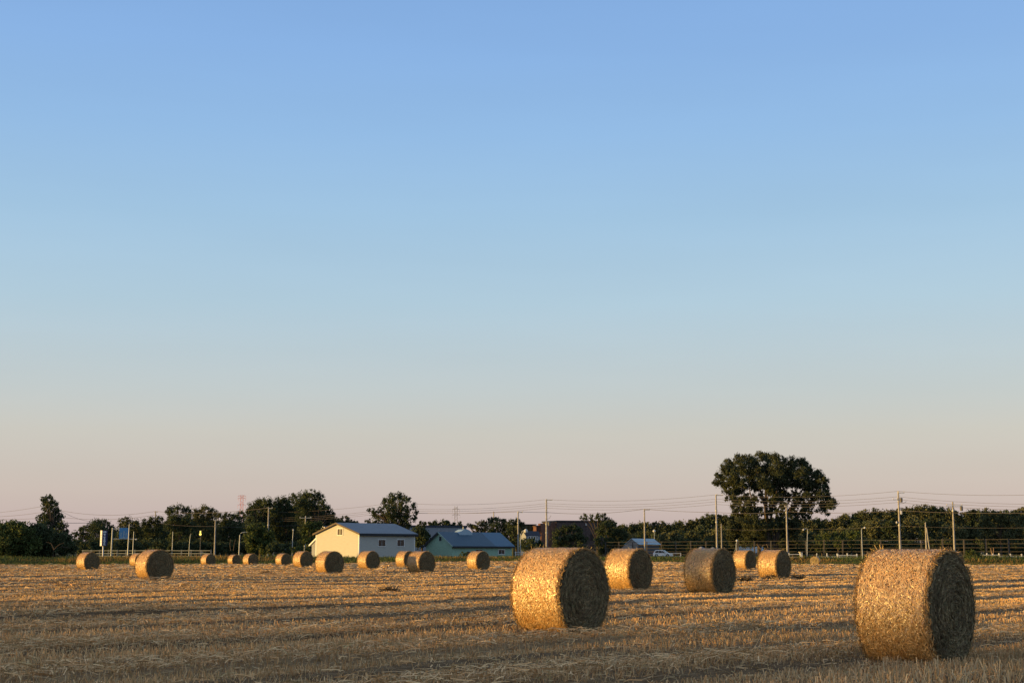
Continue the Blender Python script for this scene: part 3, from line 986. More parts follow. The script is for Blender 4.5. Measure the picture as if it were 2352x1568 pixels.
tree('dark tree behind the pole beside the blue-roofed barn', [(1172, 1201, 10), (1186, 1199, 10), (1198, 1205, 8), (1176, 1220, 14), (1192, 1226, 12), (1180, 1246, 14), (1196, 1250, 12)], 372, DARK, dens=1.2)
tree('dark low bush under the small navy-roofed house', [(1204, 1250, 12), (1222, 1247, 12), (1238, 1250, 10), (1212, 1262, 12), (1232, 1262, 11), (1250, 1262, 9)], 318, DARK, name='shrub', cat='shrub', dens=1.4, limbs=False)
tree('ivy-dark rounded tree in front of the brick building, left one', [(1280, 1222, 12), (1298, 1216, 11), (1316, 1213, 12), (1332, 1220, 11), (1278, 1240, 13), (1300, 1238, 16), (1326, 1238, 16), (1342, 1240, 10), (1280, 1258, 13), (1308, 1260, 15), (1336, 1260, 13)], 354, DARK, dens=1.25)
tree('dark rounded tree hiding the right end of the brick building', [(1388, 1206, 11), (1404, 1204, 11), (1380, 1222, 13), (1402, 1222, 16), (1422, 1220, 12), (1434, 1230, 11), (1374, 1242, 12), (1396, 1244, 16), (1424, 1246, 15), (1380, 1262, 13), (1408, 1264, 14)], 360, DARK, dens=1.25)
tree('spiky-topped tree standing over the brick building roof', [(1336, 1190, 6), (1343, 1182, 4), (1346, 1189, 7), (1359, 1184, 5), (1362, 1192, 8), (1373, 1181, 4), (1374, 1190, 8), (1382, 1184, 5), (1388, 1180, 4), (1388, 1190, 8), (1398, 1193, 7), (1410, 1204, 8), (1380, 1204, 11)], 372, DARK, leaf=0.34, dens=1.3)

# big tree right of the middle
def R6(x, y):
    return 1516.7 + 0.2083 * x, 1015 + 0.2083 * y


big = [(760, 230, 62), (870, 190, 64), (960, 175, 50), (1010, 210, 70), (1095, 150, 56), (1170, 165, 60), (1250, 160, 52), (1320, 210, 64), (1440, 210, 62), (1540, 215, 60), (1600, 270, 60),
       (700, 290, 56), (640, 360, 46), (610, 440, 40), (680, 440, 58), (780, 330, 80), (900, 300, 88), (1030, 320, 90), (1160, 300, 90), (1290, 310, 90), (1420, 320, 90), (1540, 340, 80), (1650, 330, 56), (1730, 340, 52),
       (1780, 400, 52), (1800, 480, 52), (1700, 440, 72), (1590, 450, 78), (1480, 440, 66), (1370, 430, 66), (1250, 430, 76), (1130, 430, 80), (1000, 430, 66), (880, 430, 70), (770, 430, 66),
       (730, 520, 54), (830, 530, 44), (1220, 540, 64), (1340, 560, 52), (1480, 560, 44), (1600, 560, 56), (1720, 560, 66), (1810, 570, 56), (1850, 640, 50), (1900, 640, 40), (1780, 680, 56), (1880, 720, 44), (1680, 650, 50),
       (800, 620, 40), (730, 620, 34), (850, 660, 46), (940, 600, 36), (1260, 650, 54), (1120, 620, 34), (1360, 690, 44), (1580, 700, 30), (1840, 790, 34), (1720, 760, 28), (1480, 680, 26),
       (980, 700, 62), (880, 730, 46), (1000, 790, 74), (1100, 760, 50), (950, 870, 62), (1040, 880, 66), (1200, 780, 40), (1290, 780, 44), (1160, 880, 52), (1330, 870, 60), (1420, 830, 50), (1480, 900, 56), (1240, 940, 60), (820, 760, 30)]
lob = [(*R6(x, y), r * 0.2083) for x, y, r in big]
lob += [(*R6(x + ((y // 7) % 5) * 14 - 28, y), 58 * 0.2083) for y in (920, 985, 1050, 1110) for x in range(800, 1580, 88)]
gB = random.Random(3)
lob += [(*R6(x + gB.uniform(-25, 25), y + gB.uniform(-25, 25)), gB.uniform(34, 50) * 0.2083) for y in range(470, 900, 62) for x in range(800 + (y - 470) // 6, 1760 - (y - 470) // 4, 72) if gB.random() < 0.86]
lob += [(*R6(x, y), 44 * 0.2083) for x, y in [(800, 700), (840, 790), (880, 860), (900, 800), (820, 640), (960, 760), (1560, 760), (1620, 720), (1780, 740), (1500, 800), (1860, 690), (1420, 760), (1350, 780)]]
lob += [(*R6(x + 35, y + 30), r * 0.19) for x, y, r in big[:46]]
YB = 330.0
bt = tree('huge broad-crowned tree towering over the fence right of the middle', lob, YB, [(0.062, 0.076, 0.038), (0.048, 0.064, 0.034), (0.080, 0.086, 0.042)], leaf=0.36, dens=1.2,
          trunk=R6(1180, 1000)[0], limbs=False, trunk_r=0.5, depth=0.75)
mb = MB()
b0 = Vector(bt.location)
forks = [((1080, 980), (1010, 760), (930, 560), (820, 380)), ((1090, 980), (1060, 760), (990, 560), (960, 330)), ((1150, 980), (1160, 760), (1190, 580), (1260, 330)), ((1180, 980), (1150, 700), (1090, 500), (1060, 260)),
         ((1250, 980), (1290, 760), (1380, 560), (1420, 320)), ((1280, 990), (1420, 800), (1520, 620), (1610, 420)), ((1300, 990), (1500, 820), (1640, 680), (1760, 540)), ((1200, 980), (1240, 700), (1290, 520), (1330, 300)),
         ((1080, 980), (920, 740), (800, 600), (700, 480)), ((1290, 990), (1420, 780), (1480, 600), (1500, 480))]
for j, fk in enumerate(forks):
    pts = [W(*R6(x, y), YB + (i * ((j % 3) - 1) * 1.2)) - b0 for i, (x, y) in enumerate(fk)]
    pts = [Vector((pts[0].x, pts[0].y, -0.1))] + pts
    mb.tube(pts, [0.36, 0.30, 0.22, 0.14, 0.05], 6)
mb.build('limb', plain('big_tree_bark', (0.085, 0.065, 0.048), 0.9, var=0.2, scale=4), bt)

# wooded slope on the right: individual trees in three ranks
ridge = [(1405, 1207), (1414, 1205), (1459, 1200), (1482, 1197), (1511, 1195), (1537, 1201), (1555, 1197), (1572, 1195), (1607, 1188), (1624, 1181), (1640, 1176), (1652, 1181), (1700, 1180), (1800, 1190), (1900, 1189), (1912, 1188), (1946, 1181),
         (1979, 1173), (2005, 1169), (2052, 1169), (2081, 1166), (2106, 1159), (2130, 1160), (2152, 1164), (2179, 1166), (2208, 1180), (2223, 1169), (2252, 1167), (2275, 1169), (2300, 1172), (2352, 1168), (2420, 1168)]
rx, ry = np.array([p[0] for p in ridge]), np.array([p[1] for p in ridge])
gR = random.Random(5)
OL2 = [(0.13, 0.135, 0.062), (0.105, 0.118, 0.056), (0.145, 0.138, 0.062)]
PALS = [OLIVE, OL2, DARK, [(0.095, 0.11, 0.055), (0.08, 0.10, 0.05)], OL2]
k = 0
px = 1412.0
while px < 2410:
    top = float(np.interp(px, rx, ry)) + gR.uniform(-1, 3)
    r = gR.uniform(9, 13)
    lobes = [(px, top + r * 0.9, r), (px - r * 0.9, top + r * 1.5, r * 0.9), (px + r * 0.9, top + r * 1.4, r * 0.9), (px, top + r * 2.2, r * 1.1), (px - r * 0.6, top + r * 3.2, r * 1.1), (px + r * 0.7, top + r * 3.3, r * 1.1)]
    tree('dark leafy tree forming the skyline of the wood on the right', lobes, 470, PALS[k % 5], leaf=0.62, dens=1.1, group='back trees of the wood on the right', limbs=False, seed=900 + k, depth=0.5)
    px += r * 1.55
    k += 1
px = 1450.0
while px < 2410:
    rt = float(np.interp(px, rx, ry))
    top = rt + (1266 - rt) * gR.uniform(0.22, 0.5)
    r = gR.uniform(10, 15)
    lobes = [(px, top + r * 0.9, r), (px - r * 0.9, top + r * 1.6, r * 0.9), (px + r * 0.9, top + r * 1.5, r * 0.9), (px, top + r * 2.5, r * 1.2), (px - r * 0.8, min(1258, top + r * 3.6), r), (px + r * 0.8, min(1258, top + r * 3.7), r), (px, 1256, r)]
    tree('rounded olive-dark tree in the nearer rank of the wood on the right', lobes, 425 + gR.uniform(-12, 12), PALS[(k * 3) % 5], leaf=0.55, dens=1.1, group='nearer trees of the wood on the right', limbs=False, seed=1200 + k, depth=0.5)
    px += r * 1.5
    k += 1
# undergrowth behind the paddock fence
px = 1535.0
while px < 2410:
    r = gR.uniform(8, 12)
    top = 1262 - gR.uniform(16, 30)
    lobes = [(px, top + r, r), (px + r, top + r * 1.4, r), (px - r * 0.5, 1258, r), (px + r * 0.6, 1262, r)]
    tree('dark bush in the shadowed undergrowth behind the paddock fence', lobes, 385 + gR.uniform(-6, 6), DARK, leaf=0.5, dens=1.2, name='bush', cat='bush', group='bushes behind the paddock fence', limbs=False, seed=1500 + k, depth=0.4)
    px += r * 1.7
    k += 1
tree('bright olive hedge-like shrub behind the fence right of the big tree', [(1880, 1238, 9), (1898, 1232, 9), (1915, 1230, 9), (1935, 1231, 9), (1955, 1229, 10), (1970, 1226, 9), (1890, 1248, 10), (1925, 1245, 12), (1960, 1244, 12)], 365, FRESH, name='shrub', cat='shrub', dens=1.3, limbs=False)
tree('pale olive tree nearest the right edge, above a forked orange trunk', [(2262, 1196, 14), (2284, 1186, 14), (2306, 1192, 15), (2270, 1214, 16), (2300, 1214, 17), (2326, 1206, 14), (2345, 1196, 14), (2282, 1236, 14), (2316, 1236, 16), (2345, 1226, 15), (2258, 1234, 10)], 345, OLIVE, dens=1.1, trunk_r=0.2)
tree('dark shrub on the verge just right of the largest bale', [(2222, 1272, 8), (2234, 1271, 9), (2246, 1277, 9), (2226, 1284, 9), (2240, 1287, 9), (2254, 1286, 7)], 228, FRESH, name='shrub', cat='shrub', dens=1.6, leaf=0.22, limbs=False)
for n_, (px, py, r, lab) in enumerate([(1822, 1288, 7, 'low weedy shrub just right of the golden bale with the heaps'), (1845, 1284, 8, 'low weedy shrub between the white tub and the tiny far bale'), (1905, 1286, 7, 'low weedy shrub just right of the tiny far bale'),
                                       (1955, 1288, 8, 'low weedy shrub left of the largest bale, below the white rail'), (2280, 1287, 7, 'low weedy shrub below the forked orange trunk'), (2330, 1288, 8, 'low weedy shrub by the right edge of the verge')]):
    tree(lab, [(px, py, r), (px + r * 1.3, py + 2, r), (px - r * 1.2, py + 3, r), (px + r * 2.4, py + 3, r * .8)], 229, FRESH, name='shrub', cat='shrub', dens=1.5, leaf=0.2, limbs=False)
tree('dark low hedge on the grass bank in front of the car', [(1548, 1283, 6), (1560, 1282, 6), (1572, 1282, 7), (1536, 1285, 5), (1586, 1284, 6), (1515, 1284, 5), (1526, 1285, 5)], 232, DARK, name='shrub', cat='shrub', dens=1.6, leaf=0.22, limbs=False)
tree('green mound of bush on the bank below the left rail fence', [(672, 1262, 8), (690, 1260, 10), (708, 1264, 9), (655, 1268, 7), (725, 1268, 8), (690, 1270, 9)], 288, FRESH, name='shrub', cat='shrub', dens=1.5, leaf=0.25, limbs=False)
tree('small pale shrub against the long wall of the green barn', [(1064, 1270, 5), (1070, 1272, 5), (1058, 1274, 4), (1068, 1278, 4)], 256, FRESH, name='shrub', cat='shrub', dens=1.6, leaf=0.2, limbs=False)


def stick_tree(label, segs, Y, mat, r):
    bx = WX(segs[0][0][0], Y)
    bz = gz(bx, Y)
    root = thing('bare_tree', label, 'tree', (bx, Y, bz))
    o = Vector((bx, Y, bz))
    mb = MB()
    for s in segs:
        pts = [W(p[0], p[1], Y) - o for p in s]
        mb.tube(pts, [r * (1 - 0.6 * i / (len(pts) - 1)) for i in range(len(pts))], 6)
    mb.build('trunk', mat, root)


stick_tree('forked young trunk glowing orange behind the white rail at the right', [[(2279, 1279), (2279, 1274), (2277, 1266), (2275.5, 1258)], [(2279, 1279), (2281, 1272), (2282, 1264), (2282, 1257)]], 262, M_PALEBARK, 0.14)
stick_tree('pale dead forked branch standing in the dark bushes at the left', [[(124, 1262), (121, 1254), (117, 1247), (106, 1244)], [(124, 1262), (131, 1254), (138, 1249), (148, 1246)]], 236, M_BARK, 0.08)
stick_tree('pair of thin bare trunks in the gloom right of the plain grey pole', [[(530, 1264), (528, 1250), (530, 1236)], [(536, 1264), (538, 1250), (541, 1238)]], 335, M_BARK, 0.1)
stick_tree('dead orange branches beside the fence under the big tree', [[(1748, 1262), (1744, 1256), (1738, 1248)], [(1748, 1262), (1752, 1252), (1760, 1250)], [(1760, 1262), (1764, 1256), (1760, 1248)]], 300, M_PALEBARK, 0.09)

# ------------------------------------------------------------------ buildings
def kx(px):
    return (px - CX) / F


class House:
    """gabled building: local x along the long wall, local y along the gable wall, origin at the near corner"""

    def __init__(self, name, label, cat, cpx, Y, ang, gpx, lpx, eave_py, ridge_py, wall_mat):
        self.Y, self.a = Y, rad(ang)
        self.xc = WX(cpx, Y)
        ca, sa = math.cos(self.a), math.sin(self.a)
        self.ca, self.sa = ca, sa
        self.Wd = self.v_at(gpx)
        self.L = self.u_at(lpx)
        self.bz = -1.36
        self.root = thing(name, label, cat, (self.xc, Y, self.bz), self.a)
        self.ez = W(cpx, eave_py, Y).z - self.bz
        self.rz = W(CX, ridge_py, Y + self.Wd / 2 * ca).z - self.bz
        e, r, w, L = self.ez, self.rz, self.Wd, self.L
        prof = [(0, 0, 0), (0, w, 0), (0, w, e), (0, w / 2, r), (0, 0, e)]
        self.wall = MB().prism(prof, (L, 0, 0)).build('wall', wall_mat, self.root)

    def v_at(self, px):
        k = kx(px)
        return (self.xc - k * self.Y) / (self.sa + k * self.ca)

    def u_at(self, px):
        k = kx(px)
        return (k * self.Y - self.xc) / (self.ca - k * self.sa)

    def z_long(self, px, py):
        return W(px, py, self.Y + self.u_at(px) * self.sa).z - self.bz

    def z_gable(self, px, py):
        return W(px, py, self.Y + self.v_at(px) * self.ca).z - self.bz

    def roof(self, mat, over_g=0.35, over_e=0.45, th=0.10, trim=None, x0=None, x1=None, name='roof'):
        e, r, w, L = self.ez, self.rz, self.Wd, self.L
        sl = (r - e) / (w / 2)
        xa = -over_g if x0 is None else x0
        xb = L + over_g if x1 is None else x1
        yo = -over_e
        mb = MB()
        g = 0.015
        mb.prism([(xa, yo, e + sl * yo + g), (xa, w / 2, r + g), (xa, w / 2, r + th + g), (xa, yo, e + sl * yo + th + g)], (xb - xa, 0, 0))
        mb.prism([(xa, w - yo, e + sl * yo + g), (xa, w - yo, e + sl * yo + th + g), (xa, w / 2, r + th + g), (xa, w / 2, r + g)], (xb - xa, 0, 0))
        ro = mb.build(name, mat, self.root)
        if trim:
            t = MB()
            d = 0.26
            for xx in (xa - 0.05, xb + 0.003):
                t.prism([(xx, yo, e + sl * yo + th - d), (xx, w / 2, r + th - d), (xx, w / 2, r + th + 0.03), (xx, yo, e + sl * yo + th + 0.03)], (0.047, 0, 0))
                t.prism([(xx, w - yo, e + sl * yo + th - d), (xx, w - yo, e + sl * yo + th + 0.03), (xx, w / 2 + 0.003, r + th + 0.03), (xx, w / 2 + 0.003, r + th - d)], (0.047, 0, 0))
            t.build('bargeboard', trim, self.root)
        return ro

    def fascia(self, mat, over_e=0.45, d=0.3, over_g=0.3):
        sl = (self.rz - self.ez) / (self.Wd / 2)
        z = self.ez - sl * over_e
        MB().box(-over_g, self.L + over_g, -over_e - 0.06, -over_e - 0.003, z - d, z + 0.10).build('fascia', mat, self.root)

    def corner_trim(self, mat, wd=0.18):
        mb = MB()
        e = self.ez - 0.02
        mb.box(-0.03, -0.003, 0.0, wd, 0, e)
        mb.box(-0.03, -0.003, self.Wd - wd, self.Wd, 0, e)
        mb.box(0.0, wd, -0.03, -0.003, 0, e)
        mb.box(self.L - wd, self.L, -0.03, -0.003, 0, e)
        mb.build('corner_board', mat, self.root)

    def win_long(self, px0, px1, py0, py1, frame_mat, bars=1):
        u0, u1 = self.u_at(px0), self.u_at(px1)
        z1, z0 = self.z_long(px0, py0), self.z_long(px0, py1)
        self._win(lambda a, b, z, y0, y1: (a, y0), u0, u1, z0, z1, frame_mat, bars, 'long')

    def win_gable(self, px0, px1, py0, py1, frame_mat, bars=1):
        v0, v1 = self.v_at(px1), self.v_at(px0)
        z1, z0 = self.z_gable(px0, py0), self.z_gable(px0, py1)
        self._win(None, v0, v1, z0, z1, frame_mat, bars, 'gable')

    def _win(self, _, a0, a1, z0, z1, frame_mat, bars, side):
        f = 0.11

        def bx(mb, p0, p1, d0, d1, q0, q1):
            if side == 'long':
                mb.box(p0, p1, -d1, -d0, q0, q1)
            else:
                mb.box(-d1, -d0, p0, p1, q0, q1)
        mb = MB()
        bx(mb, a0 - f, a0, 0.004, 0.07, z0 - f, z1 + f)
        bx(mb, a1, a1 + f, 0.004, 0.07, z0 - f, z1 + f)
        bx(mb, a0, a1, 0.004, 0.07, z1, z1 + f)
        bx(mb, a0, a1, 0.004, 0.09, z0 - f, z0)
        wn = thing_part('window', self.root)
        mb.build('window_frame', frame_mat, wn)
        g = MB()
        bx(g, a0, a1, 0.004, 0.02, z0, z1)
        g.build('window_pane', M_GLASS, wn)
        s = MB()
        for i in range(bars):
            c = a0 + (a1 - a0) * (i + 1) / (bars + 1)
            bx(s, c - 0.035, c + 0.035, 0.022, 0.05, z0, z1)
        s.build('window_sash', M_STEEL, wn)


def thing_part(name, parent):
    o = bpy.data.objects.new(name, None)
    o.empty_display_size = 0.1
    COL.objects.link(o)
    o.parent = parent
    return o


# white house
h = House('white_house', 'white two-storey house with a sunlit yellow gable and a blue-grey metal roof', 'house', 824.6, 262, 50, 729.5, 955, 1223.7, 1201, M_WHITEWALL)
h.roof(M_ROOFGREY, trim=M_BROWNTRIM, over_g=0.4)
h.fascia(M_DARKTRIM, over_g=0.36)
h.corner_trim(M_WHITETRIM)
h.win_gable(779, 790, 1214, 1228, M_WHITETRIM, 1)
h.win_long(871.5, 887.5, 1239, 1253.5, M_WHITETRIM, 1)
h.win_long(914.5, 930, 1239, 1253.5, M_WHITETRIM, 1)
# lean-to on the hidden side, white edge board
w = h.Wd
ez = h.ez
mb = MB().prism([(0.6, w + 0.004, 0), (0.6, w + 1.7, 0), (0.6, w + 1.7, ez * 0.58), (0.6, w + 0.004, ez * 0.86)], (5.0, 0, 0))
mb.build('lean_to', M_GREYHALL, h.root)
MB().prism([(0.35, w + 0.02, ez * 0.90), (0.35, w + 2.25, ez * 0.56), (0.35, w + 2.25, ez * 0.50), (0.35, w + 0.02, ez * 0.84)], (5.4, 0, 0)).build('lean_to_roof', M_WHITETRIM, h.root)

# house whose white gable peak shows behind the white house
h = House('gabled_house', 'dark house behind the white house, only its white-edged gable peak showing', 'house', 757, 330, 50, 735, 790, 1221, 1208, M_BRICK)
h.roof(M_SLATE, trim=M_WHITETRIM, over_g=0.3, over_e=0.3)

# green barn
h = House('green_barn', 'low green barn with a bright blue metal roof and a small roof vent', 'barn', 1038, 275, 50, 980.5, 1176, 1250.5, 1222, M_GREENWALL)
split = h.u_at(1176) * 0.69
h.roof(M_ROOFBLUE, x1=split, over_g=0.35, over_e=0.5)
r2 = h.roof(M_ROOFBLUE2, x0=split + 0.003, over_g=0.35, over_e=0.5, name='newer_roof_section')
r2['label'] = 'lighter blue newer section of the barn roof'
h.fascia(M_DARKTRIM, over_e=0.5, d=0.2)
sl = (h.rz - h.ez) / (h.Wd / 2)
t = MB()
t.prism([(-0.40, -0.5, h.ez - sl * 0.5 - 0.08), (-0.40, h.Wd / 2, h.rz - 0.08), (-0.40, h.Wd / 2, h.rz + 0.14), (-0.40, -0.5, h.ez - sl * 0.5 + 0.14)], (0.047, 0, 0))
t.build('bargeboard', M_GREENTRIM, h.root)
t = MB()
t.prism([(-0.40, h.Wd + 0.5, h.ez - sl * 0.5 - 0.3), (-0.40, h.Wd + 0.5, h.ez - sl * 0.5 + 0.14), (-0.40, h.Wd / 2 + 0.003, h.rz + 0.14), (-0.40, h.Wd / 2 + 0.003, h.rz - 0.3)], (0.047, 0, 0))
t.build('bargeboard', M_DARKTRIM, h.root)
h.win_gable(1010.5, 1015.5, 1232, 1241.5, M_GREENTRIM, 0)
h.win_long(1093, 1108, 1262, 1272, M_GREENTRIM, 1)
h.win_long(1145, 1158.5, 1262, 1271.5, M_WHITETRIM, 1)
h.win_long(1072, 1080, 1266, 1274, M_GREENTRIM, 0)
# rounded ridge vent
uv0, uv1 = h.u_at(1064) + 1.9, h.u_at(1089) + 2.4
mb = MB()
arc = [(uv0 + (uv1 - uv0) * i / 10, h.Wd / 2 - 0.75, h.rz - 0.35 + 1.0 * math.sin(math.pi * (0.12 + 0.76 * i / 10))) for i in range(11)]
poly = [(uv0, h.Wd / 2 - 0.75, h.rz - 0.6)] + arc + [(uv1, h.Wd / 2 - 0.75, h.rz - 0.6)]
mb.prism(poly[::-1], (0, 1.5, 0))
mb.build('roof_vent', M_ROOFPALE, h.root)
MB().tube([((uv0 + uv1) / 2, h.Wd / 2, h.rz + 0.6), ((uv0 + uv1) / 2, h.Wd / 2, h.rz + 1.15)], 0.05).build('finial', M_STEEL, h.root)

# long grey hall behind
def block(name, label, cat, px0, px1, top_py, Y, depth, wall_mat, roof_mat_, roof_h=0.4, ang=0.0, cap_over=0.2):
    x0, x1 = WX(px0, Y), WX(px1, Y)
    bz = -1.36
    ht = W(px0, top_py, Y).z - bz
    root = thing(name, label, cat, (x0, Y, bz), ang)
    wd = (x1 - x0)
    MB().box(0, wd, 0, depth, 0, ht - roof_h).build('wall', wall_mat, root)
    MB().box(-cap_over, wd + cap_over, -cap_over, depth + cap_over, ht - roof_h + 0.003, ht).build('roof', roof_mat_, root)
    return root, wd, ht


root, wd, ht = block('grey_hall', 'plain grey hall with a dark roof edge, behind the white house and green barn', 'hall', 928, 1078, 1205.5, 410, 14, M_GREYHALL, M_SLATE, 0.55, ang=rad(19))
MB().box(0.4, 1.6, -0.06, -0.003, 0, 2.2).build('door', M_DARKTRIM, root)
# brick block, its lower ivy wing, and the brown wing between
root, wd, ht = block('brick_building', 'dark flat-roofed brick building behind rounded trees right of the barn', 'building', 1280, 1418, 1194.5, 385, 12, M_BRICK, M_DARKTRIM, 0.35, ang=rad(17))
MB().box(-1.9, -0.004, 0.6, 10, 0, ht * 0.93).build('stair_wing', M_BRICKRED, root)
for u, z0, z1 in [(wd * 0.62, ht * .45, ht * .62), (wd * 0.30, ht * .45, ht * .62), (wd * 0.62, ht * .12, ht * .33), (wd * 0.3, ht * .12, ht * .33)]:
    MB().box(u - 0.5, u + 0.5, -0.05, -0.003, z0, z1).build('window', M_GLASS, root)
MB().box(wd * 0.5, wd * 0.5 + 0.25, -0.25, -0.003, ht * .86, ht * .93).build('floodlight', M_LAMPGLASS, root)
root, wd, ht = block('brown_brick_wing', 'reddish brown brick building directly left of the transformer pole', 'building', 1233, 1267, 1206, 392, 10, M_BRICKRED, M_BROWNTRIM, 0.3, ang=rad(10))
MB().box(wd * .3, wd * .3 + 0.9, -0.05, -0.003, ht * .45, ht * .62).build('window', M_GLASS, root)
root, wd, ht = block('ivy_covered_building', 'flat-topped ivy-covered building behind the small navy-roofed house', 'building', 1192, 1232, 1203, 396, 10, M_IVYWALL, M_DARKTRIM, 0.25, ang=rad(15))
for u in (0.25, 0.6):
    MB().box(wd * u, wd * u + 0.7, -0.05, -0.003, ht * .5, ht * .66).build('window', M_GLASS, root)
# small navy roofed house
h = House('small_house', 'small house with a navy roof and a row of dark windows under the ivy-covered building', 'house', 1208, 345, 38, 1197, 1240, 1229, 1220, M_GREYHALL)
h.roof(M_SLATE, over_g=0.15, over_e=0.12)
for a_, b_ in [(1214, 1217), (1219.5, 1223), (1225.5, 1229), (1231, 1234)]:
    h.win_long(a_, b_, 1231.5, 1238, M_WHITETRIM, 0)
# boarded shed with pale roof behind the car
h = House('wooden_shed', 'dark boarded shed with a pale blue metal roof left of the white car', 'shed', 1466, 352, 56, 1436, 1511, 1248, 1237, M_SHEDWALL)
h.roof(M_ROOFPALE, over_g=0.3, over_e=0.35)
MB().prism([(-0.06, 0, 0), (-0.06, h.Wd, 0), (-0.06, h.Wd, h.ez), (-0.06, h.Wd / 2, h.rz - 0.02), (-0.06, 0, h.ez)], (0.056, 0, 0)).build('gable_boards', M_SHEDGABLE, h.root)
MB().prism([(-2.6, 0.3, 0), (-2.6, h.Wd + 1.5, 0), (-2.6, h.Wd + 1.5, 0.9), (-2.6, h.Wd * .6, h.ez * .95), (-2.6, 0.3, h.ez * .55)], (2.4, 0, 0)).build('lean_to', M_SHEDGABLE, h.root)
# low pale-roofed shed behind bales
h = House('low_shed', 'low shed with a pale blue roof showing over the golden bales below the big tree', 'shed', 1694, 335, 62, 1684, 1758, 1262, 1255.5, M_SHEDWALL)
h.roof(M_PALETIN, over_g=0.3, over_e=0.3)
# tarpaulin heap behind the shaded bale
x0, x1 = WX(1597, 330), WX(1648, 330)
n_ = 26
vs, fs = [], []
for j in range(9):
    for i in range(n_):
        u, v = i / (n_ - 1), j / 8
        x = (x1 - x0) * (u - 0.5)
        z = (0.9 + 0.55 * math.sin(u * 9) * 0.3 + 0.5 * vnoise(np.array([u * 7.0]), 3)[0]) * math.sin(math.pi * min(max(v, 0.0), 1.0)) ** 0.4 * min(1, 6 * u, 6 * (1 - u)) + 1.05 * (1 if 0 < j < 8 and 0 < i < n_ - 1 else 0)
        vs.append((x, (v - 0.5) * 2.4, z))
for j in range(8):
    for i in range(n_ - 1):
        fs.append((j * n_ + i, j * n_ + i + 1, (j + 1) * n_ + i + 1, (j + 1) * n_ + i))
me = bpy.data.meshes.new('tarpaulin_heap')
me.from_pydata(vs, [], fs)
me.update()
tag(link('tarpaulin_heap', me, M_TARP, loc=((x0 + x1) / 2, 330, -1.36)), 'lumpy grey tarpaulin-covered heap showing over the shaded grey-green bale', 'covered heap')
# covered grey vehicle below the brick building
x0, x1 = WX(1238, 322), WX(1270, 322)
pr = [(0, 0.25), (0, 0.95), (0.25, 1.2), (0.9, 1.85), (1.3, 1.95), (2.5, 1.95), (2.95, 1.7), (3.0, 0.25)]
sx = (x1 - x0) / 3.0
root = thing('parked_van', 'grey rounded van parked beneath the transformer pole, mostly hidden by a bale', 'van', ((x0), 322, -1.36))
MB().prism([(p * sx, 0, z) for p, z in pr], (0, 1.6, 0)).build('body', M_TARP, root)
MB().prism([(0.45 * sx, -0.01, 1.25), (0.95 * sx, -0.01, 1.75), (2.4 * sx, -0.01, 1.75), (2.5 * sx, -0.01, 1.25)], (0, 0.008, 0)).build('window', M_GLASS, root)
for u in (0.65, 2.4):
    MB().tube([(u * sx, -0.03, 0.3), (u * sx, 0.2, 0.3)], 0.3, 14).build('wheel', M_TYRE, root)
MB().tube([(0, 0, 0), (0, 0, 1.75)], 0.12).build('marker_post', M_WHITETRIM, None, (WX(1274.5, 318), 318, -1.36))
tag(bpy.data.objects['marker_post'], 'short white marker post beside the grey van', 'post')

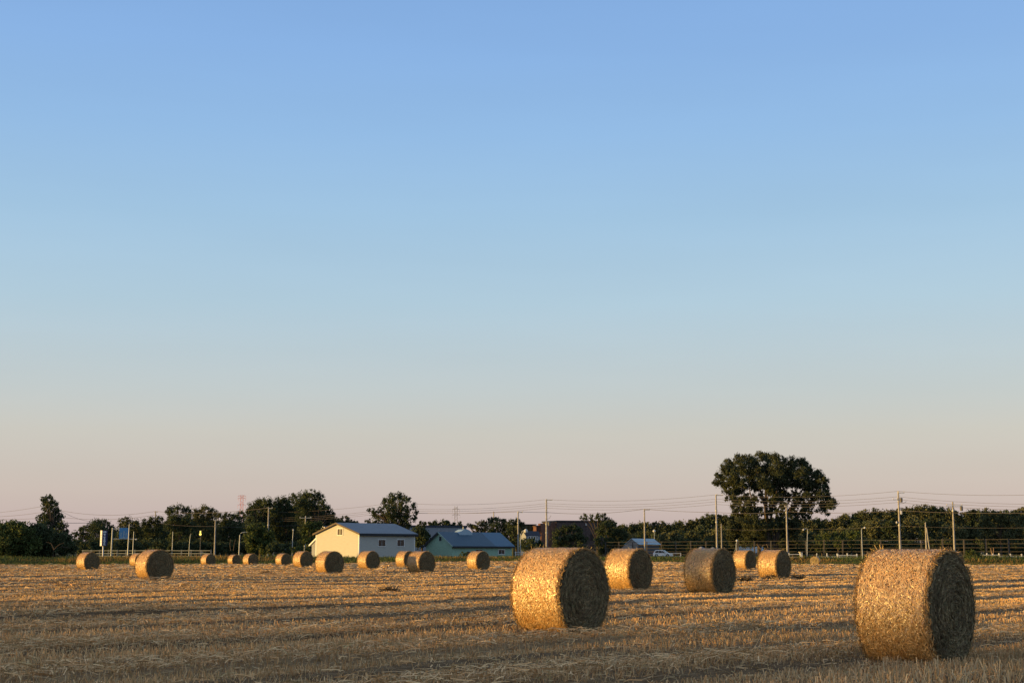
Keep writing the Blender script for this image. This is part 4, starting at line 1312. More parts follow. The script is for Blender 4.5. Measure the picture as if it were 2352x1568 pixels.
# ------------------------------------------------------------------ car
def car():
    Y = 326.0
    xr, xf = WX(1501, Y), WX(1544.7, Y)
    L = xf - xr
    base = W(1520, 1279.3, Y).z
    root = thing('parked_car', 'white family car seen from its side on the far road by the shed', 'car', ((xr + xf) / 2, Y, base), -0.34)
    hw = 0.84
    s = L / 4.4

    def sect(prof, y):
        return [((u - 2.2) * s, y, z) for u, z in prof]
    low = [(0.05, 0.42), (0.0, 0.62), (0.06, 0.92), (0.75, 0.98), (1.8, 0.97), (2.9, 0.96), (3.35, 0.92), (4.05, 0.80), (4.32, 0.66), (4.38, 0.45), (4.3, 0.28), (0.2, 0.26)]
    mb = MB()
    n = len(low)
    secs = [(-hw, 0.93), (-hw + 0.05, 1.0), (hw - 0.05, 1.0), (hw, 0.93)]
    vs = []
    for y, k in secs:
        for u, z in low:
            uu = 2.2 + (u - 2.2) * (0.985 if k < 1 else 1.0)
            vs.append(((uu - 2.2) * s, y, 0.28 + (z - 0.28) * (k if z > 0.3 else 1)))
    fs = []
    for q in range(3):
        for i in range(n):
            fs.append((q * n + i, q * n + (i + 1) % n, (q + 1) * n + (i + 1) % n, (q + 1) * n + i))
    fs.append(tuple(range(n))[::-1])
    fs.append(tuple(3 * n + i for i in range(n)))
    mb.add(vs, fs)
    # roof and pillars
    cab = [(0.12, 0.95), (0.45, 1.46), (0.75, 1.55), (1.7, 1.58), (2.35, 1.5), (3.3, 0.94)]
    m = len(cab)
    vs = []
    for y, k in [(-hw + 0.03, 0.0), (-hw + 0.17, 1.0), (hw - 0.17, 1.0), (hw - 0.03, 0.0)]:
        for u, z in cab:
            vs.append(((u - 2.2) * s, y, z if k else 0.94 + (z - 0.94) * 0.9))
    fs = []
    for q in range(3):
        for i in range(m - 1):
            fs.append((q * m + i, q * m + i + 1, (q + 1) * m + i + 1, (q + 1) * m + i))
    fs.append(tuple(range(m))[::-1])
    fs.append(tuple(3 * m + i for i in range(m)))
    mb.add(vs, fs)
    body = mb.build('body', M_CARPAINT, root)
    for y0, d in ((-hw - 0.0, -1), (hw, 1)):
        for nm, pl in (('side_window', [(0.52, 1.0), (0.68, 1.38), (1.35, 1.45), (1.35, 1.0)]), ('side_window', [(1.43, 1.0), (1.43, 1.45), (2.05, 1.42), (2.15, 1.0)]), ('side_window', [(2.22, 1.0), (2.14, 1.42), (2.35, 1.38), (2.95, 1.02)])):
            yy = y0 * 0.985
            q = MB().prism([((u - 2.2) * s, yy + (0.0 if d < 0 else 0), z) for u, z in (pl if d < 0 else pl[::-1])], (0, 0.01 * d, 0))
            q.build(nm, M_GLASS, root)
    MB().prism([((2.42 - 2.2) * s, -0.6, 1.50), ((2.42 - 2.2) * s, 0.6, 1.50), ((3.26 - 2.2) * s, 0.7, 0.99), ((3.26 - 2.2) * s, -0.7, 0.99)], (0.03, 0, 0.03)).build('windscreen', M_GLASS, root)
    MB().prism([((0.13 - 2.2) * s, -0.62, 1.02), ((0.13 - 2.2) * s, 0.62, 1.02), ((0.42 - 2.2) * s, 0.55, 1.42), ((0.42 - 2.2) * s, -0.55, 1.42)], (-0.03, 0, 0.01)).build('rear_window', M_GLASS, root)
    for u in (0.85, 3.5):
        for y in (-hw, hw):
            d = -1 if y < 0 else 1
            wh = thing_part('wheel', root)
            wh.location = ((u - 2.2) * s, y, 0.32)
            MB().tube([(0, -d * 0.18, 0), (0, d * 0.02, 0)], 0.33, 20).build('tyre', M_TYRE, wh)
            MB().tube([(0, d * 0.021, 0), (0, d * 0.035, 0)], [0.21, 0.19], 14).build('rim', M_RIM, wh)
            MB().tube([((u - 2.2) * s, y + d * 0.002, 0.36), ((u - 2.2) * s, y + d * 0.008, 0.36)], 0.40, 18).build('wheel_arch', M_TYRE, root)
    for y in (-0.62, 0.62):
        MB().box((4.16 - 2.2) * s, (4.33 - 2.2) * s, y - 0.2, y + 0.2, 0.62, 0.74).build('headlight', M_LAMPGLASS, root)
        MB().box((0.0 - 2.2) * s - 0.03, (0.1 - 2.2) * s, y - 0.1, y + 0.1, 0.85, 1.15).build('tail_light', M_REDLAMP, root)
    for y in (-hw - 0.1, hw + 0.1):
        MB().box((2.85 - 2.2) * s, (3.0 - 2.2) * s, y - 0.1, y + 0.1, 1.0, 1.12).build('mirror', M_CARPAINT, root)


car()

# ------------------------------------------------------------------ poles, lamps, wires
def pole(label, top, Y, base_px=None, r=0.17, cross=(), extras=(), mat=None, name='utility_pole', cat='utility pole', group='utility poles along the far road'):
    px, py = top
    x = WX(px, Y)
    z1 = W(px, py, Y).z
    x = W(px, py, Y).x
    bz = gz(x, Y) if Y < 232 else -1.36
    root = thing(name, label, cat, (x, Y, bz), group=group)
    hgt = z1 - bz
    MB().tube([(0, 0, -0.1), (0, 0, hgt * 0.5), (0, 0, hgt)], [r, r * 0.85, r * 0.68], 10).build('shaft', mat or M_CONC, root)
    for (dz, half, off) in cross:
        ca = MB().box(off - half, off + half, -0.16 - r * .7, -0.06 - r * .7, hgt - dz - 0.06, hgt - dz + 0.06).build('crossarm', M_STEEL, root)
        mb = MB()
        nI = 3 if half > 0.7 else 2
        for q in range(nI):
            xx = off - half * 0.9 + 1.8 * half * q / (nI - 1)
            mb.lathe([(0.03, 0), (0.07, 0.06), (0.05, 0.12), (0.07, 0.18), (0.03, 0.26)], (xx, -0.11 - r * .7, hgt - dz + 0.06), 8)
        mb.build('insulator', M_PORC, ca)
    for ex in extras:
        kind = ex[0]
        if kind == 'transformer':
            _, dx, dz = ex
            MB().lathe([(0.05, 0), (0.26, 0.02), (0.28, 0.7), (0.24, 0.8), (0.05, 0.84)], (dx, -0.1, hgt - dz - 0.8), 12).build('transformer', M_DSTEEL, root)
        elif kind == 'box':
            _, dx, dz, w_, h_ = ex
            MB().box(dx - w_ / 2, dx + w_ / 2, -0.3, 0.3, hgt - dz - h_, hgt - dz).build('switch_box', M_SIGNWHITE, root)
        elif kind == 'lamp':
            _, dx, dz, w_ = ex
            MB().tube([(0, -0.05, hgt - dz), (dx, -0.1, hgt - dz + 0.1)], 0.03, 6).build('lamp_arm', M_STEEL, root)
            MB().lathe([(0.05, 0), (w_ * .5, 0.05), (w_ * .6, 0.2), (w_ * .3, 0.34), (0.04, 0.38)], (dx, -0.1, hgt - dz - 0.1), 10).build('lamp_head', M_LAMPGLASS, root)
        elif kind == 'clamp':
            _, dz = ex
            MB().tube([(0, 0, hgt - dz - 0.1), (0, 0, hgt - dz + 0.1)], r * 1.15, 10).build('clamp_band', M_STEEL, root)
        elif kind == 'bracket':
            _, dz, dx, up = ex
            MB().tube([(0, -0.05, hgt - dz), (dx * .6, -0.1, hgt - dz + up * .2), (dx, -0.1, hgt - dz + up)], 0.035, 6).build('bracket', M_DSTEEL, root)
    return root


pole('tall grey pole with a small white box, leftmost of the tall poles', (357.5, 1173), 400, r=0.2, cross=[(0.3, 0.45, 0.25)], extras=[('box', 0.75, 1.6, 0.8, 1.1), ('clamp', 2.4)])
pole('plain grey pole without boxes, between the yellow warning light and the low dark tree', (495, 1192), 330, r=0.19, cross=[(0.25, 0.5, 0.1)])
pole('grey pole standing in the leafy shrub before the tallest clump of trees', (617, 1165), 345, r=0.19, cross=[(0.2, 0.5, 0.4)], extras=[('bracket', 2.0, 0.3, 0.1), ('bracket', 3.2, 0.3, 0.1), ('clamp', 4.0)])
pole('grey pole with a wide crossarm just left of the white house', (702, 1184), 352, r=0.2, cross=[(0.5, 1.4, 0.0)])
pole('dark pole tip rising above the trees over the blue barn roof', (1134, 1174), 400, r=0.19, extras=[('clamp', 1.0)])
pole('pale pole at the right end of the green barn', (1190, 1174), 290, r=0.17, cross=[(0.2, 0.45, 0.45)], extras=[('clamp', 2.2)])
pole('tall pole with a small transformer before the brown brick building', (1255, 1146), 325, r=0.22, cross=[(0.2, 0.7, 0.6)],
     extras=[('transformer', 0.55, 4.9), ('bracket', 4.3, 1.0, 0.8), ('bracket', 1.9, 0.5, 0.0), ('bracket', 2.9, 0.5, 0.0), ('clamp', 5.4), ('clamp', 7.2)])
pole('plain tall pole left of the white car, bracket at its tip', (1480, 1168), 315, r=0.19, cross=[(0.25, 0.5, 0.6)])
pole('tall pole left of the huge tree with wires meeting its tip', (1644.5, 1135), 300, r=0.2, cross=[(0.2, 0.6, 0.7)], extras=[('clamp', 3.2), ('clamp', 5.5)])
pole('short thin pole just right of the tall pole by the huge tree', (1656.5, 1202), 312, r=0.14)
pole('tall pole standing in front of the huge tree', (1806, 1160), 290, r=0.19, cross=[(0.3, 0.4, 0.0)], extras=[('clamp', 1.4)])
pole('tall pole with a dark transformer drum and a side lamp, behind the largest bale', (2063, 1127), 272, r=0.21, cross=[(0.35, 0.55, 0.5), (1.6, 0.8, -0.3)],
     extras=[('transformer', 0.45, 1.25), ('bracket', 2.3, 1.4, 0.4), ('bracket', 3.2, 1.5, 0.0), ('bracket', 3.0, 1.2, -0.3), ('lamp', -0.5, 5.75, 0.3), ('clamp', 6.2), ('box', 0.35, 3.6, 0.3, 0.6)])
pole('pole with a wide loaded crossarm right of the largest bale', (2188, 1152), 268, r=0.19, cross=[(0.7, 1.5, 0.2)],
     extras=[('transformer', 1.5, 0.8), ('bracket', 1.0, -1.6, -0.3), ('clamp', 1.6)])
pr_ = pole('plain short pole with a leaning brace behind the largest bale', (2125.5, 1199), 262, r=0.15)
x2 = (W(2137, 1262, 262).x - W(2125.5, 1199, 262).x)
zt = W(2129, 1211, 262).z + 1.36
MB().tube([(x2, -0.1, 0), (0.12, -0.1, zt)], 0.11, 8).build('brace', M_CONC, pr_)

# wire runs
def wire(label, spans, r=0.024, name='power_line', cat='power line', group='power lines on the roadside poles', seg=14):
    mb = MB()
    p0 = W(*spans[0][0])
    for a, b, sag in spans:
        A, B = W(*a), W(*b)
        pts = []
        for i in range(seg + 1):
            t_ = i / seg
            p = A.lerp(B, t_)
            p.z -= 4 * sag * t_ * (1 - t_)
            pts.append(p - p0)
        mb.tube(pts, r, 4, cap=False)
    o = mb.build(name, M_WIRE, None, p0)
    return tag(o, label, cat, group)


P8, P11, P16, PE, PT = (1255, 325), (1644.5, 300), (2063, 272), (2420, 250), (905, 345)


def run(label, dy, y8, y11, y16, ye, yt, sag, first=False):
    sp = [((PT[0], yt, PT[1]), (P8[0], y8, P8[1]), sag), ((P8[0], y8, P8[1]), (P11[0], y11, P11[1]), sag), ((P11[0], y11, P11[1]), (P16[0], y16, P16[1]), sag), ((P16[0], y16, P16[1]), (PE[0], ye, PE[1]), sag * 0.6)]
    if yt > 0:
        sp.insert(0, ((560, yt + 22, 380), (PT[0], yt, PT[1]), sag))
    return wire(label, sp)


run('topmost power line, strung between the tips of the tallest poles', 0, 1146.5, 1135.5, 1127.5, 1134, 1154, 0.75)
run('uppermost of three close power lines under the topmost line', 0, 1155.5, 1145.5, 1140, 1157, 1167, 0.7)
run('middle one of three close power lines under the topmost line', 0, 1160.5, 1151.5, 1146.5, 1163, 1171, 0.7)
run('lowest of three close power lines under the topmost line', 0, 1166, 1157.5, 1153, 1170, 1175, 0.7)
wire('thicker cable hanging lowest of all across the mid poles and behind the huge tree', [((900, 1176, 345), (1190, 1174.5, 290), 0.3), ((1190, 1174.5, 290), (1255, 1176, 325), 0.05), ((1255, 1176, 325), (1480, 1168.5, 315), 0.6), ((1480, 1168.5, 315), (1646, 1176, 300), 0.15), ((1646, 1176, 300), (1806, 1174, 290), 0.3), ((1806, 1174, 290), (2066, 1172, 272), 0.35), ((2066, 1172, 272), (2420, 1176, 250), 0.3)], r=0.035, name='telephone_cable', cat='cable', group='telephone cables on the roadside poles')
wire('low grey cable drawn across the dark wood from pole to pole at the right', [((1646, 1213, 300), (1806, 1213, 290), 0.3), ((1806, 1213, 290), (2066, 1207, 272), 0.3), ((2066, 1207, 272), (2420, 1210, 250), 0.25)], r=0.018, name='telephone_cable', cat='cable', group='telephone cables on the roadside poles')
wire('low cable drawn across the dark woods at the left below the pole tips', [((357, 1200, 400), (495, 1208, 330), 0.3), ((495, 1208, 330), (616, 1206, 345), 0.3), ((616, 1206, 345), (702, 1204, 352), 0.2)], r=0.018, name='telephone_cable', cat='cable', group='telephone cables on the roadside poles')
wire('upper wire meeting the leftmost tall pole from the left edge', [((-60, 1180, 470), (118, 1158, 420), 0.5), ((118, 1158, 420), (225, 1198, 430), 1.2)], r=0.035)
wire('long sagging wire from the left edge to the tip of the leftmost tall pole', [((-60, 1187, 440), (130, 1170, 415), 0.6), ((130, 1170, 415), (357, 1173.5, 400), 1.25), ((357, 1173.5, 400), (617, 1165.5, 345), 0.8)], r=0.035)
wire('lower wire of the sagging pair at the left, ending in the round-headed tree', [((-60, 1190, 440), (130, 1186, 415), 0.5), ((130, 1186, 415), (357, 1182, 400), 1.0)], r=0.035)
wire('short thick wire between the tall narrow tree and the round-headed tree', [((120, 1200, 330), (215, 1200, 372), 0.05)], r=0.05)

# lamp posts
def lamp_post(label, pts, Y, head=None, r=0.07, group='lamp posts by the far road', headsize=0.35):
    x, z = W(*pts[0], Y).x, -1.36
    root = thing('lamp_post', label, 'lamp post', (x, Y, z), group=group)
    o = Vector((x, Y, z))
    P = [W(px, py, Y) - o for px, py in pts]
    P[0].z = -0.05
    MB().tube(P, [r * (1 - 0.45 * i / (len(P) - 1)) for i in range(len(P))], 8).build('shaft', M_STEEL, root)
    if head:
        hp = W(*head, Y) - o
        MB().lathe([(0.04, -0.5 * headsize), (0.5 * headsize, -0.3 * headsize), (0.55 * headsize, 0.1 * headsize), (0.2 * headsize, 0.5 * headsize), (0.03, 0.55 * headsize)], hp, 10).build('lamp_head', M_LAMPGLASS, root)


lamp_post('curved lamp post with a round white lamp between the barn and the brown brick building', [(1195, 1270), (1195.3, 1240), (1195.8, 1226), (1199, 1220), (1203, 1217.5), (1207, 1217)], 300, (1207.6, 1219), 0.09, headsize=0.8)
lamp_post('hooked lamp post with arm to the right, before the dark woods at the left', [(549, 1262), (550, 1245), (551, 1228), (554, 1223), (562, 1221.5), (572, 1221.5)], 345, (573, 1222), 0.12)
lamp_post('thin lamp post behind the left rail fence, left of the yellow warning light', [(395.5, 1264), (396, 1245), (397, 1220)], 342, None, 0.09)
lamp_post('thin faint post right of the yellow warning light', [(434, 1266), (435, 1250), (437, 1229), (439, 1225)], 350, None, 0.08)
lamp_post('thin post behind the fence left of the yellow-green tree', [(671, 1266), (672, 1240), (673.5, 1218)], 345, (673.6, 1216.5), 0.11)
lamp_post('hooked lamp post half hidden in the yellow-green tree by the white house', [(699, 1268), (699.5, 1245), (700.5, 1230), (703, 1225), (712, 1223.5)], 335, (713, 1224), 0.13)
lamp_post('square-headed lamp post behind the white car shed', [(1503.5, 1262), (1503, 1240), (1502.8, 1221)], 372, (1502.5, 1219), 0.10, headsize=0.7)
lamp_post('slim lamp post right of the pole before the huge tree, lamp on its left arm', [(1853.5, 1270), (1854, 1245), (1855, 1215), (1852, 1213), (1846, 1214)], 285, (1845.5, 1216), 0.08)
lamp_post('slim bent-topped lamp post left of the largest bale', [(1981, 1275), (1980, 1250), (1978.5, 1215), (1980, 1212.5), (1984, 1211)], 266, (1986, 1211.5), 0.09)
lamp_post('short grey post with a rounded head among the fence posts below the huge tree', [(1690.5, 1265), (1691, 1252), (1692, 1243)], 306, (1692.5, 1241), 0.11, headsize=0.45)
lamp_post('faint curved street lamp rising over the bushes at the left edge', [(38, 1216), (45, 1205), (55, 1198.5), (64, 1196.5)], 420, (67, 1196.5), 0.07)

# yellow warning light
x, Y = WX(459, 322), 322
zc = W(459, 1224, Y).z
root = thing('warning_light', 'lit yellow warning light hanging in front of the dark wood', 'warning light', (x, Y, -1.36))
MB().tube([(0, 0.25, -0.1), (0, 0.25, zc + 1.36 + 0.7)], 0.05, 8).build('post', M_DSTEEL, root)
MB().box(-0.24, 0.24, 0.0, 0.2, zc + 1.36 - 0.65, zc + 1.36 + 0.6).build('housing', M_DSTEEL, root)
for dz, r_ in ((-0.2, 0.24), (0.33, 0.16)):
    MB().tube([(0, -0.02, zc + 1.36 + dz), (0, -0.1, zc + 1.36 + dz)], [r_, r_ * 0.8], 16).build('lens', M_YELLOWLAMP, root)

# ------------------------------------------------------------------ roadside signs
Y = 318
x = WX(235, Y)
root = thing('pylon_sign', 'tall white and navy roadside sign box with upright white characters on a white post', 'sign', (WX(233.5, Y), Y, -1.36), rad(30))
zb, zt = W(226.5, 1253, Y).z + 1.36, W(226.5, 1217.5, Y).z + 1.36
# box turned so that its navy face looks to the right and its white face to the left
wN, dW = 1.12, 1.35
MB().tube([(0.42, 0.55, -0.1), (0.42, 0.55, zb)], 0.14, 10).build('post', M_SIGNWHITE, root)
box = MB().box(0, wN, 0, dW, zb, zt).build('navy_panel', M_SIGNNAVY, root)
wp = MB().box(-0.06, -0.004, 0.0, dW, zb, zt).build('white_panel', M_SIGNWHITE, root)
mb = MB()
cxn = wN * 0.42
mb.box(cxn - .36, cxn + .36, -0.02, -0.004, zt - 0.42, zt - 0.16)
mb.prism([(cxn - .32, -0.02, zt - .62), (cxn + .32, -0.02, zt - .62), (cxn + .11, -0.02, zt - .98), (cxn - .11, -0.02, zt - .98)], (0, 0.016, 0))
mb.box(cxn - .20, cxn + .20, -0.02, -0.004, zt - 1.16, zt - 1.04)
zz = zt - 1.32
for hgt_, wds in ((0.42, (.24, .14)), (0.40, (.18, .24)), (0.42, (.28, .16)), (0.38, (.22, .30))):
    mb.box(cxn - wds[0], cxn + wds[0], -0.02, -0.004, zz - 0.14, zz)
    mb.box(cxn - .09, cxn + .11, -0.02, -0.004, zz - hgt_ + 0.13, zz - 0.143)
    mb.box(cxn - wds[1], cxn + wds[1], -0.02, -0.004, zz - hgt_, zz - hgt_ + 0.127)
    zz -= hgt_ + 0.05
mb.build('lettering', M_SIGNWHITE, box)
mb = MB()
for q, zz in enumerate((0.9, 1.35, 1.9, 2.4)):
    mb.box(-0.075, -0.063, 0.35, 0.85 - 0.1 * (q % 2), zt - zz - 0.18, zt - zz)
mb.build('lettering', plain('sign_dark_marks', (0.25, 0.2, 0.2), 0.6), wp)

Y = 322
x = WX(256.5, Y)
root = thing('road_sign', 'blue direction sign with white arrow lines hung from a grey mast', 'road sign', (x, Y, -1.36))
zt = W(256, 1211.5, Y).z + 1.36
MB().tube([(-0.1, 0, -0.1), (0, 0, zt)], [0.17, 0.13], 10).build('mast', M_STEEL, root)
za, zb = W(256, 1214.5, Y).z + 1.36, W(256, 1239.5, Y).z + 1.36
xe = WX(272.5, Y) - x
MB().tube([(0, 0, za), (xe + 1.2, 0, za - 0.05)], 0.07, 8).build('mast_arm', M_STEEL, root)
MB().tube([(0, 0, zb + .25), (xe + 3.8, 0, zb + .2)], 0.07, 8).build('mast_arm', M_STEEL, root)
sx0, sx1 = xe, WX(295, Y) - x
sz0, sz1 = W(280, 1237, Y).z + 1.36, W(280, 1211.5, Y).z + 1.36
pn = MB().box(sx0, sx1, -0.16, -0.10, sz0, sz1).build('sign_panel', M_SIGNBLUE, root)
sw, sh = sx1 - sx0, sz1 - sz0


def mark(mb, u0, u1, v0, v1):
    mb.box(sx0 + sw * u0, sx0 + sw * u1, -0.172, -0.162, sz0 + sh * v0, sz0 + sh * v1)


mb = MB()
mark(mb, 0.46, 0.54, 0.13, 0.72)
mark(mb, 0.14, 0.84, 0.06, 0.125)
for v0 in (0.24, 0.36, 0.50):
    mark(mb, 0.13, 0.30, v0, v0 + 0.045)
mark(mb, 0.13, 0.17, 0.29, 0.355)
mark(mb, 0.26, 0.30, 0.41, 0.495)
mark(mb, 0.68, 0.72, 0.22, 0.48)
mark(mb, 0.78, 0.82, 0.30, 0.60)
mark(mb, 0.725, 0.775, 0.44, 0.48)
mb.build('lettering', plain('sign_pale_blue_marks', (0.10, 0.21, 0.40), 0.6), pn)
lamp_post('thin tall grey post directly right of the blue road sign', [(293, 1273), (295, 1240), (297, 1203)], 306, None, 0.13)
lamp_post('thin post with two short arms right of the blue road sign', [(305, 1268), (306, 1245), (307.5, 1220)], 316, (313, 1238), 0.10, headsize=0.3)

# ------------------------------------------------------------------ fences
def fence(name, label, A, B, n, post_h, rails, post_r, rail_r, pm, rm, base=-1.36, square=True, extra_post=None):
    A, B = Vector((A[0], A[1], base)), Vector((B[0], B[1], base))
    root = thing(name, label, 'fence', A)
    d = B - A
    yaw = math.atan2(d.y, d.x)
    nx = Vector((-math.sin(yaw), math.cos(yaw), 0))
    for i in range(n):
        p = d * (i / (n - 1))
        h_ = post_h * (1 + 0.03 * math.sin(i * 2.3))
        mb = MB()
        if square:
            lean = 0.05 * math.sin(i * 5.1)
            q = post_r
            mb.add([(p.x + sx * q + lean * (z > 0) * h_ * .3, p.y + sy * q, z) for z in (-0.1, h_) for sx, sy in ((-1, -1), (1, -1), (1, 1), (-1, 1))],
                   [(3, 2, 1, 0), (4, 5, 6, 7), (0, 1, 5, 4), (1, 2, 6, 5), (2, 3, 7, 6), (3, 0, 4, 7)])
        else:
            mb.tube([(p.x, p.y, -0.1), (p.x, p.y, h_)], post_r, 8)
        mb.build('post', pm, root)
    for z in rails:
        off = nx * (-(post_r + rail_r + 0.004))
        pts = []
        for i in range(n):
            p = d * (i / (n - 1)) + off
            pts.append((p.x, p.y, z + 0.02 * math.sin(i * 3.7 + z * 5)))
        MB().tube(pts, rail_r, 5).build('rail', rm, root)
    return root


# tall paddock fence
A = (WX(1391, 350), 350)
B = (WX(2372, 262), 262)
# ground clearance: five rails
za = lambda py, Y: W(CX, py, Y).z + 1.36
fence('paddock_fence', 'tall weathered five-rail paddock fence running along the wood on the right', A, B, 25, 3.55, [3.5, 2.75, 2.05, 1.35, 0.75], 0.12, 0.032, M_FENCE, M_FENCE)
# left grey rail fence in two lengths
fence('rail_fence', 'grey three-rail roadside fence below the signs at the left', (WX(190, 328), 328), (WX(484.5, 300), 300), 15, 1.72, [1.55, 0.98, 0.4], 0.10, 0.07, M_GREYRAIL, M_GREYRAIL, base=-1.36)
fence('rail_fence', 'short grey rail fence disappearing behind the white house', (WX(628, 330), 330), (WX(736, 335), 335), 6, 1.95, [1.8, 1.15, 0.55], 0.10, 0.085, M_GREYRAIL, M_GREYRAIL, base=-1.36)
# low white rails
def low_rail(label, px0, px1, Y, n, top, bot, rails):
    zb = W(px0, bot, Y).z
    zt = W(px0, top, Y).z
    fence('guard_rail', label, (WX(px0, Y), Y), (WX(px1, Y), Y), n, zt - zb, [W(px0, r_, Y).z - zb for r_ in rails], 0.085, 0.06, M_RAIL, M_RAIL, base=zb, square=True)


low_rail('low white guard rail left of the white car', 1507, 1528, 318, 2, 1268.5, 1279, [1270, 1276])
low_rail('low white guard rail just right of the white car', 1541, 1563.5, 316, 2, 1269, 1279, [1270, 1276.5])
low_rail('low white guard rail right of the golden bale with the heaps', 1812, 1842, 256, 2, 1269.5, 1282, [1272.5, 1278.5])
low_rail('low white guard rail behind the tiny far bale', 1876, 1946, 254, 4, 1270, 1282, [1278])
low_rail('low white guard rail ending just left of the largest bale', 1924, 1968, 251, 3, 1271, 1283, [1275, 1279.5])
low_rail('low white guard rail around the forked orange trunk', 2253, 2294, 252, 4, 1270, 1284, [1274, 1280])
low_rail('low white guard rail at the right edge of the picture', 2295, 2372, 249, 4, 1271, 1285, [1277.5, 1281.5])
low_rail('low pale rail at the foot of the pole by the green barn', 1184, 1215, 286, 3, 1266, 1277, [1268, 1273])
mb = MB().lathe([(0.16, 0), (0.14, 0.5), (0.2, 0.62), (0.42, 0.82), (0.40, 0.84), (0.1, 0.80)], (0, 0, 0), 12)
o = mb.build('tub', M_RAIL, None, (WX(1838.5, 252), 252, W(1838, 1278, 252).z))
tag(o, 'white flared tub standing by the guard rail left of the tiny far bale', 'tub')

# ------------------------------------------------------------------ pylons
def pylon(label, px, top, arms, Y, mat, r, base_py=1262, hw_base=14, group=None):
    x = WX(px, Y)
    zb = -1.36
    zt = W(px, top, Y).z - zb
    s = Y / F
    root = thing('lattice_pylon', label, 'pylon', (x, Y, zb), group=group)
    mb = MB()

    def half(z):
        f_ = z / zt
        return s * (3.2 + (hw_base - 3.2) * max(0, (0.72 - f_) / 0.72) ** 1.2) if f_ < 0.72 else s * 3.2
    lv = [zt * i / 12 for i in range(13)]
    for a in (-1, 1):
        for b in (-1, 1):
            mb.tube([(a * half(z), b * half(z), z) for z in lv], r, 4)
    for i in range(12):
        z0, z1 = lv[i], lv[i + 1]
        for b in (-1, 1):
            mb.tube([(-half(z0), b * half(z0), z0), (half(z1), b * half(z1), z1)], r * 0.7, 4)
            mb.tube([(half(z0), b * half(z0), z0), (-half(z1), b * half(z1), z1)], r * 0.7, 4)
    mb.build('tower', mat, root)
    for (py, hw_) in arms:
        z = W(px, py, Y).z - zb
        hwm = hw_ * s
        m2 = MB()
        m2.tube([(-hwm, 0, z), (hwm, 0, z)], r, 4)
        m2.tube([(-hwm, 0, z), (0, 0, z + 2.5 * s), (hwm, 0, z)], r, 4)
        for a in (-1, 1):
            m2.tube([(a * hwm, 0, z), (a * hwm, 0, z - 8 * s)], r * 0.8, 4)
        m2.build('crossarm', mat, root)


pylon('pale red and white lattice pylon far behind the woods at the left', 552.5, 1137, [(1138.5, 9), (1144, 8), (1159, 9)], 1400, M_PYLONRED, 0.085)
pylon('grey lattice pylon far behind the grey hall', 1047, 1162, [(1169, 8), (1182, 9)], 1300, M_PYLONGREY, 0.085, hw_base=10)
pylon('faint tiny red pylon farthest away above the barn vent', 1113, 1196, [(1199, 3)], 2400, M_PYLONRED, 0.10, hw_base=6)

# ------------------------------------------------------------------ wood to the west (outside the picture) that shades the near field
g = np.random.default_rng(77)
tv = np.array([0.77, -0.64])
p0 = np.array([-12.0, 36.5])
lv_ = np.array([0.974, 0.225])
Vs, Ts = [], []
S = 180.0
for i in range(520):
    s_ = g.uniform(-70, 110)
    c = p0 - lv_ * (S + g.uniform(-2, 4)) + tv * s_
    top = S * math.tan(SUN_EL) - 1.38 + 0.35 * math.sin(s_ * 0.31) + 0.3 * math.sin(s_ * 0.09 + 1) + g.normal(0, 0.12) + 0.36 * (lambda q_: q_ * q_ * (3 - 2 * q_))(min(max((s_ - 21.0) / 4.5, 0), 1))
    rr = g.uniform(1.0, 1.7)
    zc_ = top - rr if i < 260 else g.uniform(-1, top - rr)
    n = 60
    p = np.array([c[0], c[1], zc_]) + unit(g.normal(0, 1, (n, 3))) * (rr * g.random((n, 1)) ** 0.4)
    a = unit(g.normal(0, 1, (n, 3)))
    b = unit(np.cross(a, g.normal(0, 1, (n, 3))))
    Vs.append(np.stack([p - a * .45, p + b * .35, p + a * .45, p - b * .35], 1))
    Ts.append(np.array(DARK)[g.integers(0, 4, n)])
tag(link('woods', quad_mesh('woods', np.concatenate(Vs), np.concatenate(Ts)), M_LEAF), 'dark wood to the west of the field that hides the low sun', 'woods', kind='stuff')
# single slender tree west of the frame whose shadow falls on the grey-green bale
bb = [o for o in bpy.data.objects if o.get('label', '').startswith('dull grey-green')][0].location
tx, ty = bb.x - 0.974 * 62, bb.y - 0.225 * 62 - 0.42
root = thing('slender_tree', 'slender leafy tree left of the field outside the picture', 'tree', (tx, ty, -1.38))
n = 520
q = g.random(n)
p = np.stack([g.normal(0, 0.52, n) * (1.1 - 0.5 * q), g.normal(0, 0.52, n) * (1.1 - 0.5 * q), 3.6 + 3.4 * q], -1)
a = unit(g.normal(0, 1, (n, 3)))
b = unit(np.cross(a, g.normal(0, 1, (n, 3))))
link('crown', quad_mesh('crown', np.stack([p - a * .16, p + b * .12, p + a * .16, p - b * .12], 1), np.array(DARK)[g.integers(0, 4, n)]), M_LEAF, root)
MB().tube([(0, 0, -0.1), (0.05, 0, 2), (0, 0, 6)], [0.14, 0.11, 0.03], 8).build('trunk', M_BARK, root)

# ------------------------------------------------------------------ sky, sun, camera
w = bpy.data.worlds.new("World")
SC.world = w
w.use_nodes = True
nt = w.node_tree
for n_ in list(nt.nodes):
    nt.nodes.remove(n_)
out = nt.nodes.new('ShaderNodeOutputWorld')
bg = nt.nodes.new('ShaderNodeBackground')
nt.links.new(bg.outputs[0], out.inputs[0])
tc = nt.nodes.new('ShaderNodeTexCoord')
sep = nt.nodes.new('ShaderNodeSeparateXYZ')
nt.links.new(tc.outputs['Generated'], sep.inputs[0])
cr = nt.nodes.new('ShaderNodeValToRGB')
cr.color_ramp.interpolation = 'LINEAR'


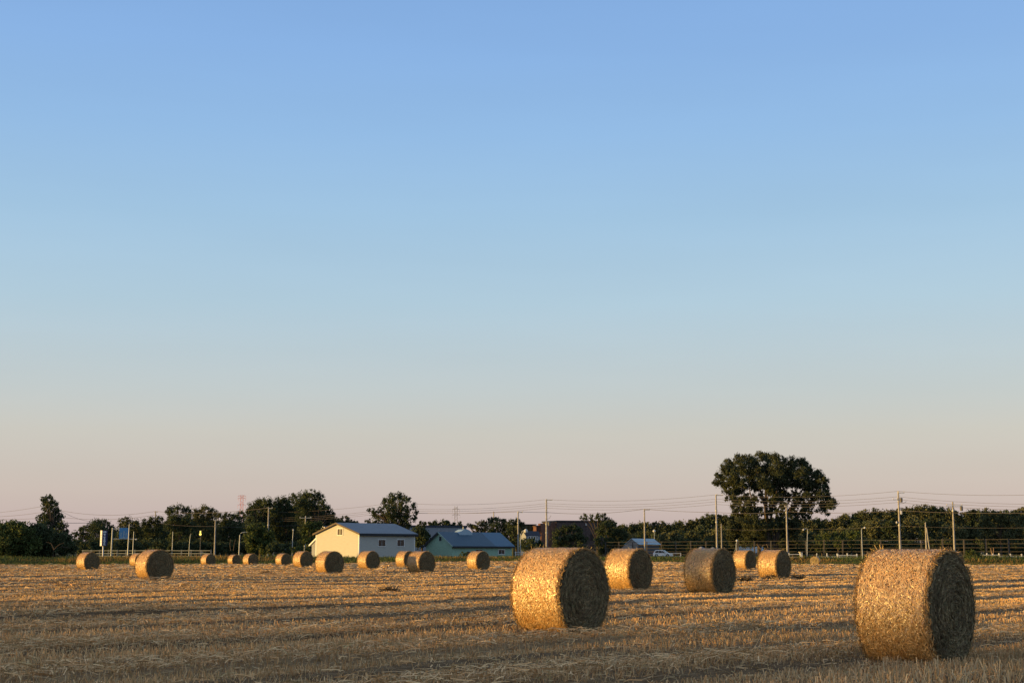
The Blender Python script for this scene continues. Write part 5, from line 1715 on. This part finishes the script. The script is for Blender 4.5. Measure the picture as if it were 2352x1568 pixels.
def lin(c):
    return tuple(((v / 255.0) / 12.92 if v / 255.0 <= 0.04045 else ((v / 255.0 + 0.055) / 1.055) ** 2.4) for v in c)


SKY = [(0.0, (184, 167, 173)), (0.019, (191, 177, 179)), (0.040, (195, 185, 184)), (0.078, (194, 193, 191)), (0.106, (187, 197, 203)), (0.164, (171, 199, 219)),
       (0.22, (155, 192, 224)), (0.274, (142, 184, 229)), (0.326, (132, 175, 228)), (0.357, (127, 170, 225)), (0.5, (138, 160, 190)), (1.0, (152, 155, 158))]
els = cr.color_ramp.elements
els[0].position, els[0].color = SKY[0][0], (*lin(SKY[0][1]), 1)
els[1].position, els[1].color = SKY[-1][0], (*lin(SKY[-1][1]), 1)
for p_, c_ in SKY[1:-1]:
    e = els.new(p_)
    e.color = (*lin(c_), 1)
nt.links.new(sep.outputs['Z'], cr.inputs[0])
sky = nt.nodes.new('ShaderNodeTexSky')
sky.sky_type = 'NISHITA'
sky.sun_disc = False
sky.sun_elevation = SUN_EL
sky.sun_rotation = math.atan2(-LDIR.x, -LDIR.y)
sc1 = nt.nodes.new('ShaderNodeMix')
sc1.data_type = 'RGBA'
sc1.blend_type = 'ADD'
sc1.inputs[0].default_value = 1.0
mul = nt.nodes.new('ShaderNodeMix')
mul.data_type = 'RGBA'
mul.blend_type = 'MULTIPLY'
mul.inputs[0].default_value = 1.0
nt.links.new(sky.outputs[0], mul.inputs[6])
mul.inputs[7].default_value = (0.5, 0.46, 0.44, 1)
mul2 = nt.nodes.new('ShaderNodeMix')
mul2.data_type = 'RGBA'
mul2.blend_type = 'MULTIPLY'
mul2.inputs[0].default_value = 1.0
mpw = nt.nodes.new('ShaderNodeMapping')
mpw.inputs['Scale'].default_value = (2.2, 2.2, 16.0)
nt.links.new(tc.outputs['Generated'], mpw.inputs[0])
nzw = nt.nodes.new('ShaderNodeTexNoise')
nzw.inputs['Scale'].default_value = 1.6
nzw.inputs['Detail'].default_value = 4
nt.links.new(mpw.outputs[0], nzw.inputs['Vector'])
mrw = nt.nodes.new('ShaderNodeMapRange')
mrw.inputs[1].default_value, mrw.inputs[2].default_value = 0.3, 0.7
mrw.inputs[3].default_value, mrw.inputs[4].default_value = 0.982, 1.018
nt.links.new(nzw.outputs['Fac'], mrw.inputs[0])
mul3 = nt.nodes.new('ShaderNodeMix')
mul3.data_type = 'RGBA'
mul3.blend_type = 'MULTIPLY'
mul3.inputs[0].default_value = 1.0
nt.links.new(cr.outputs[0], mul3.inputs[6])
nt.links.new(mrw.outputs[0], mul3.inputs[7])
nt.links.new(mul3.outputs[2], mul2.inputs[6])
SKYK = 8.95
mul2.inputs[7].default_value = (SKYK, SKYK, SKYK, 1)
nt.links.new(mul.outputs[2], sc1.inputs[6])
nt.links.new(mul2.outputs[2], sc1.inputs[7])
nt.links.new(sc1.outputs[2], bg.inputs[0])
bg.inputs[1].default_value = 0.0675

sd = bpy.data.lights.new('sun', 'SUN')
sd.energy = 5.0
sd.angle = rad(0.55)
sd.color = (1.0, 0.60, 0.15)
so = bpy.data.objects.new('sun', sd)
COL.objects.link(so)
so.rotation_euler = LDIR.to_track_quat('-Z', 'Y').to_euler()

cam = bpy.data.cameras.new('camera')
co = bpy.data.objects.new('camera', cam)
COL.objects.link(co)
co.location = (0, 0, 0)
co.rotation_euler = (math.pi / 2 + PITCH, 0, 0)
cam.sensor_fit = 'HORIZONTAL'
cam.angle = 2 * math.atan(CX / F)
cam.clip_start = 0.1
cam.clip_end = 20000
SC.camera = co

SC.view_settings.view_transform = 'Standard'
SC.view_settings.look = 'None'
SC.view_settings.exposure = 0.6
SC.view_settings.gamma = 1
SC.render.engine = 'CYCLES'
SC.cycles.max_bounces = 6
SC.cycles.diffuse_bounces = 3
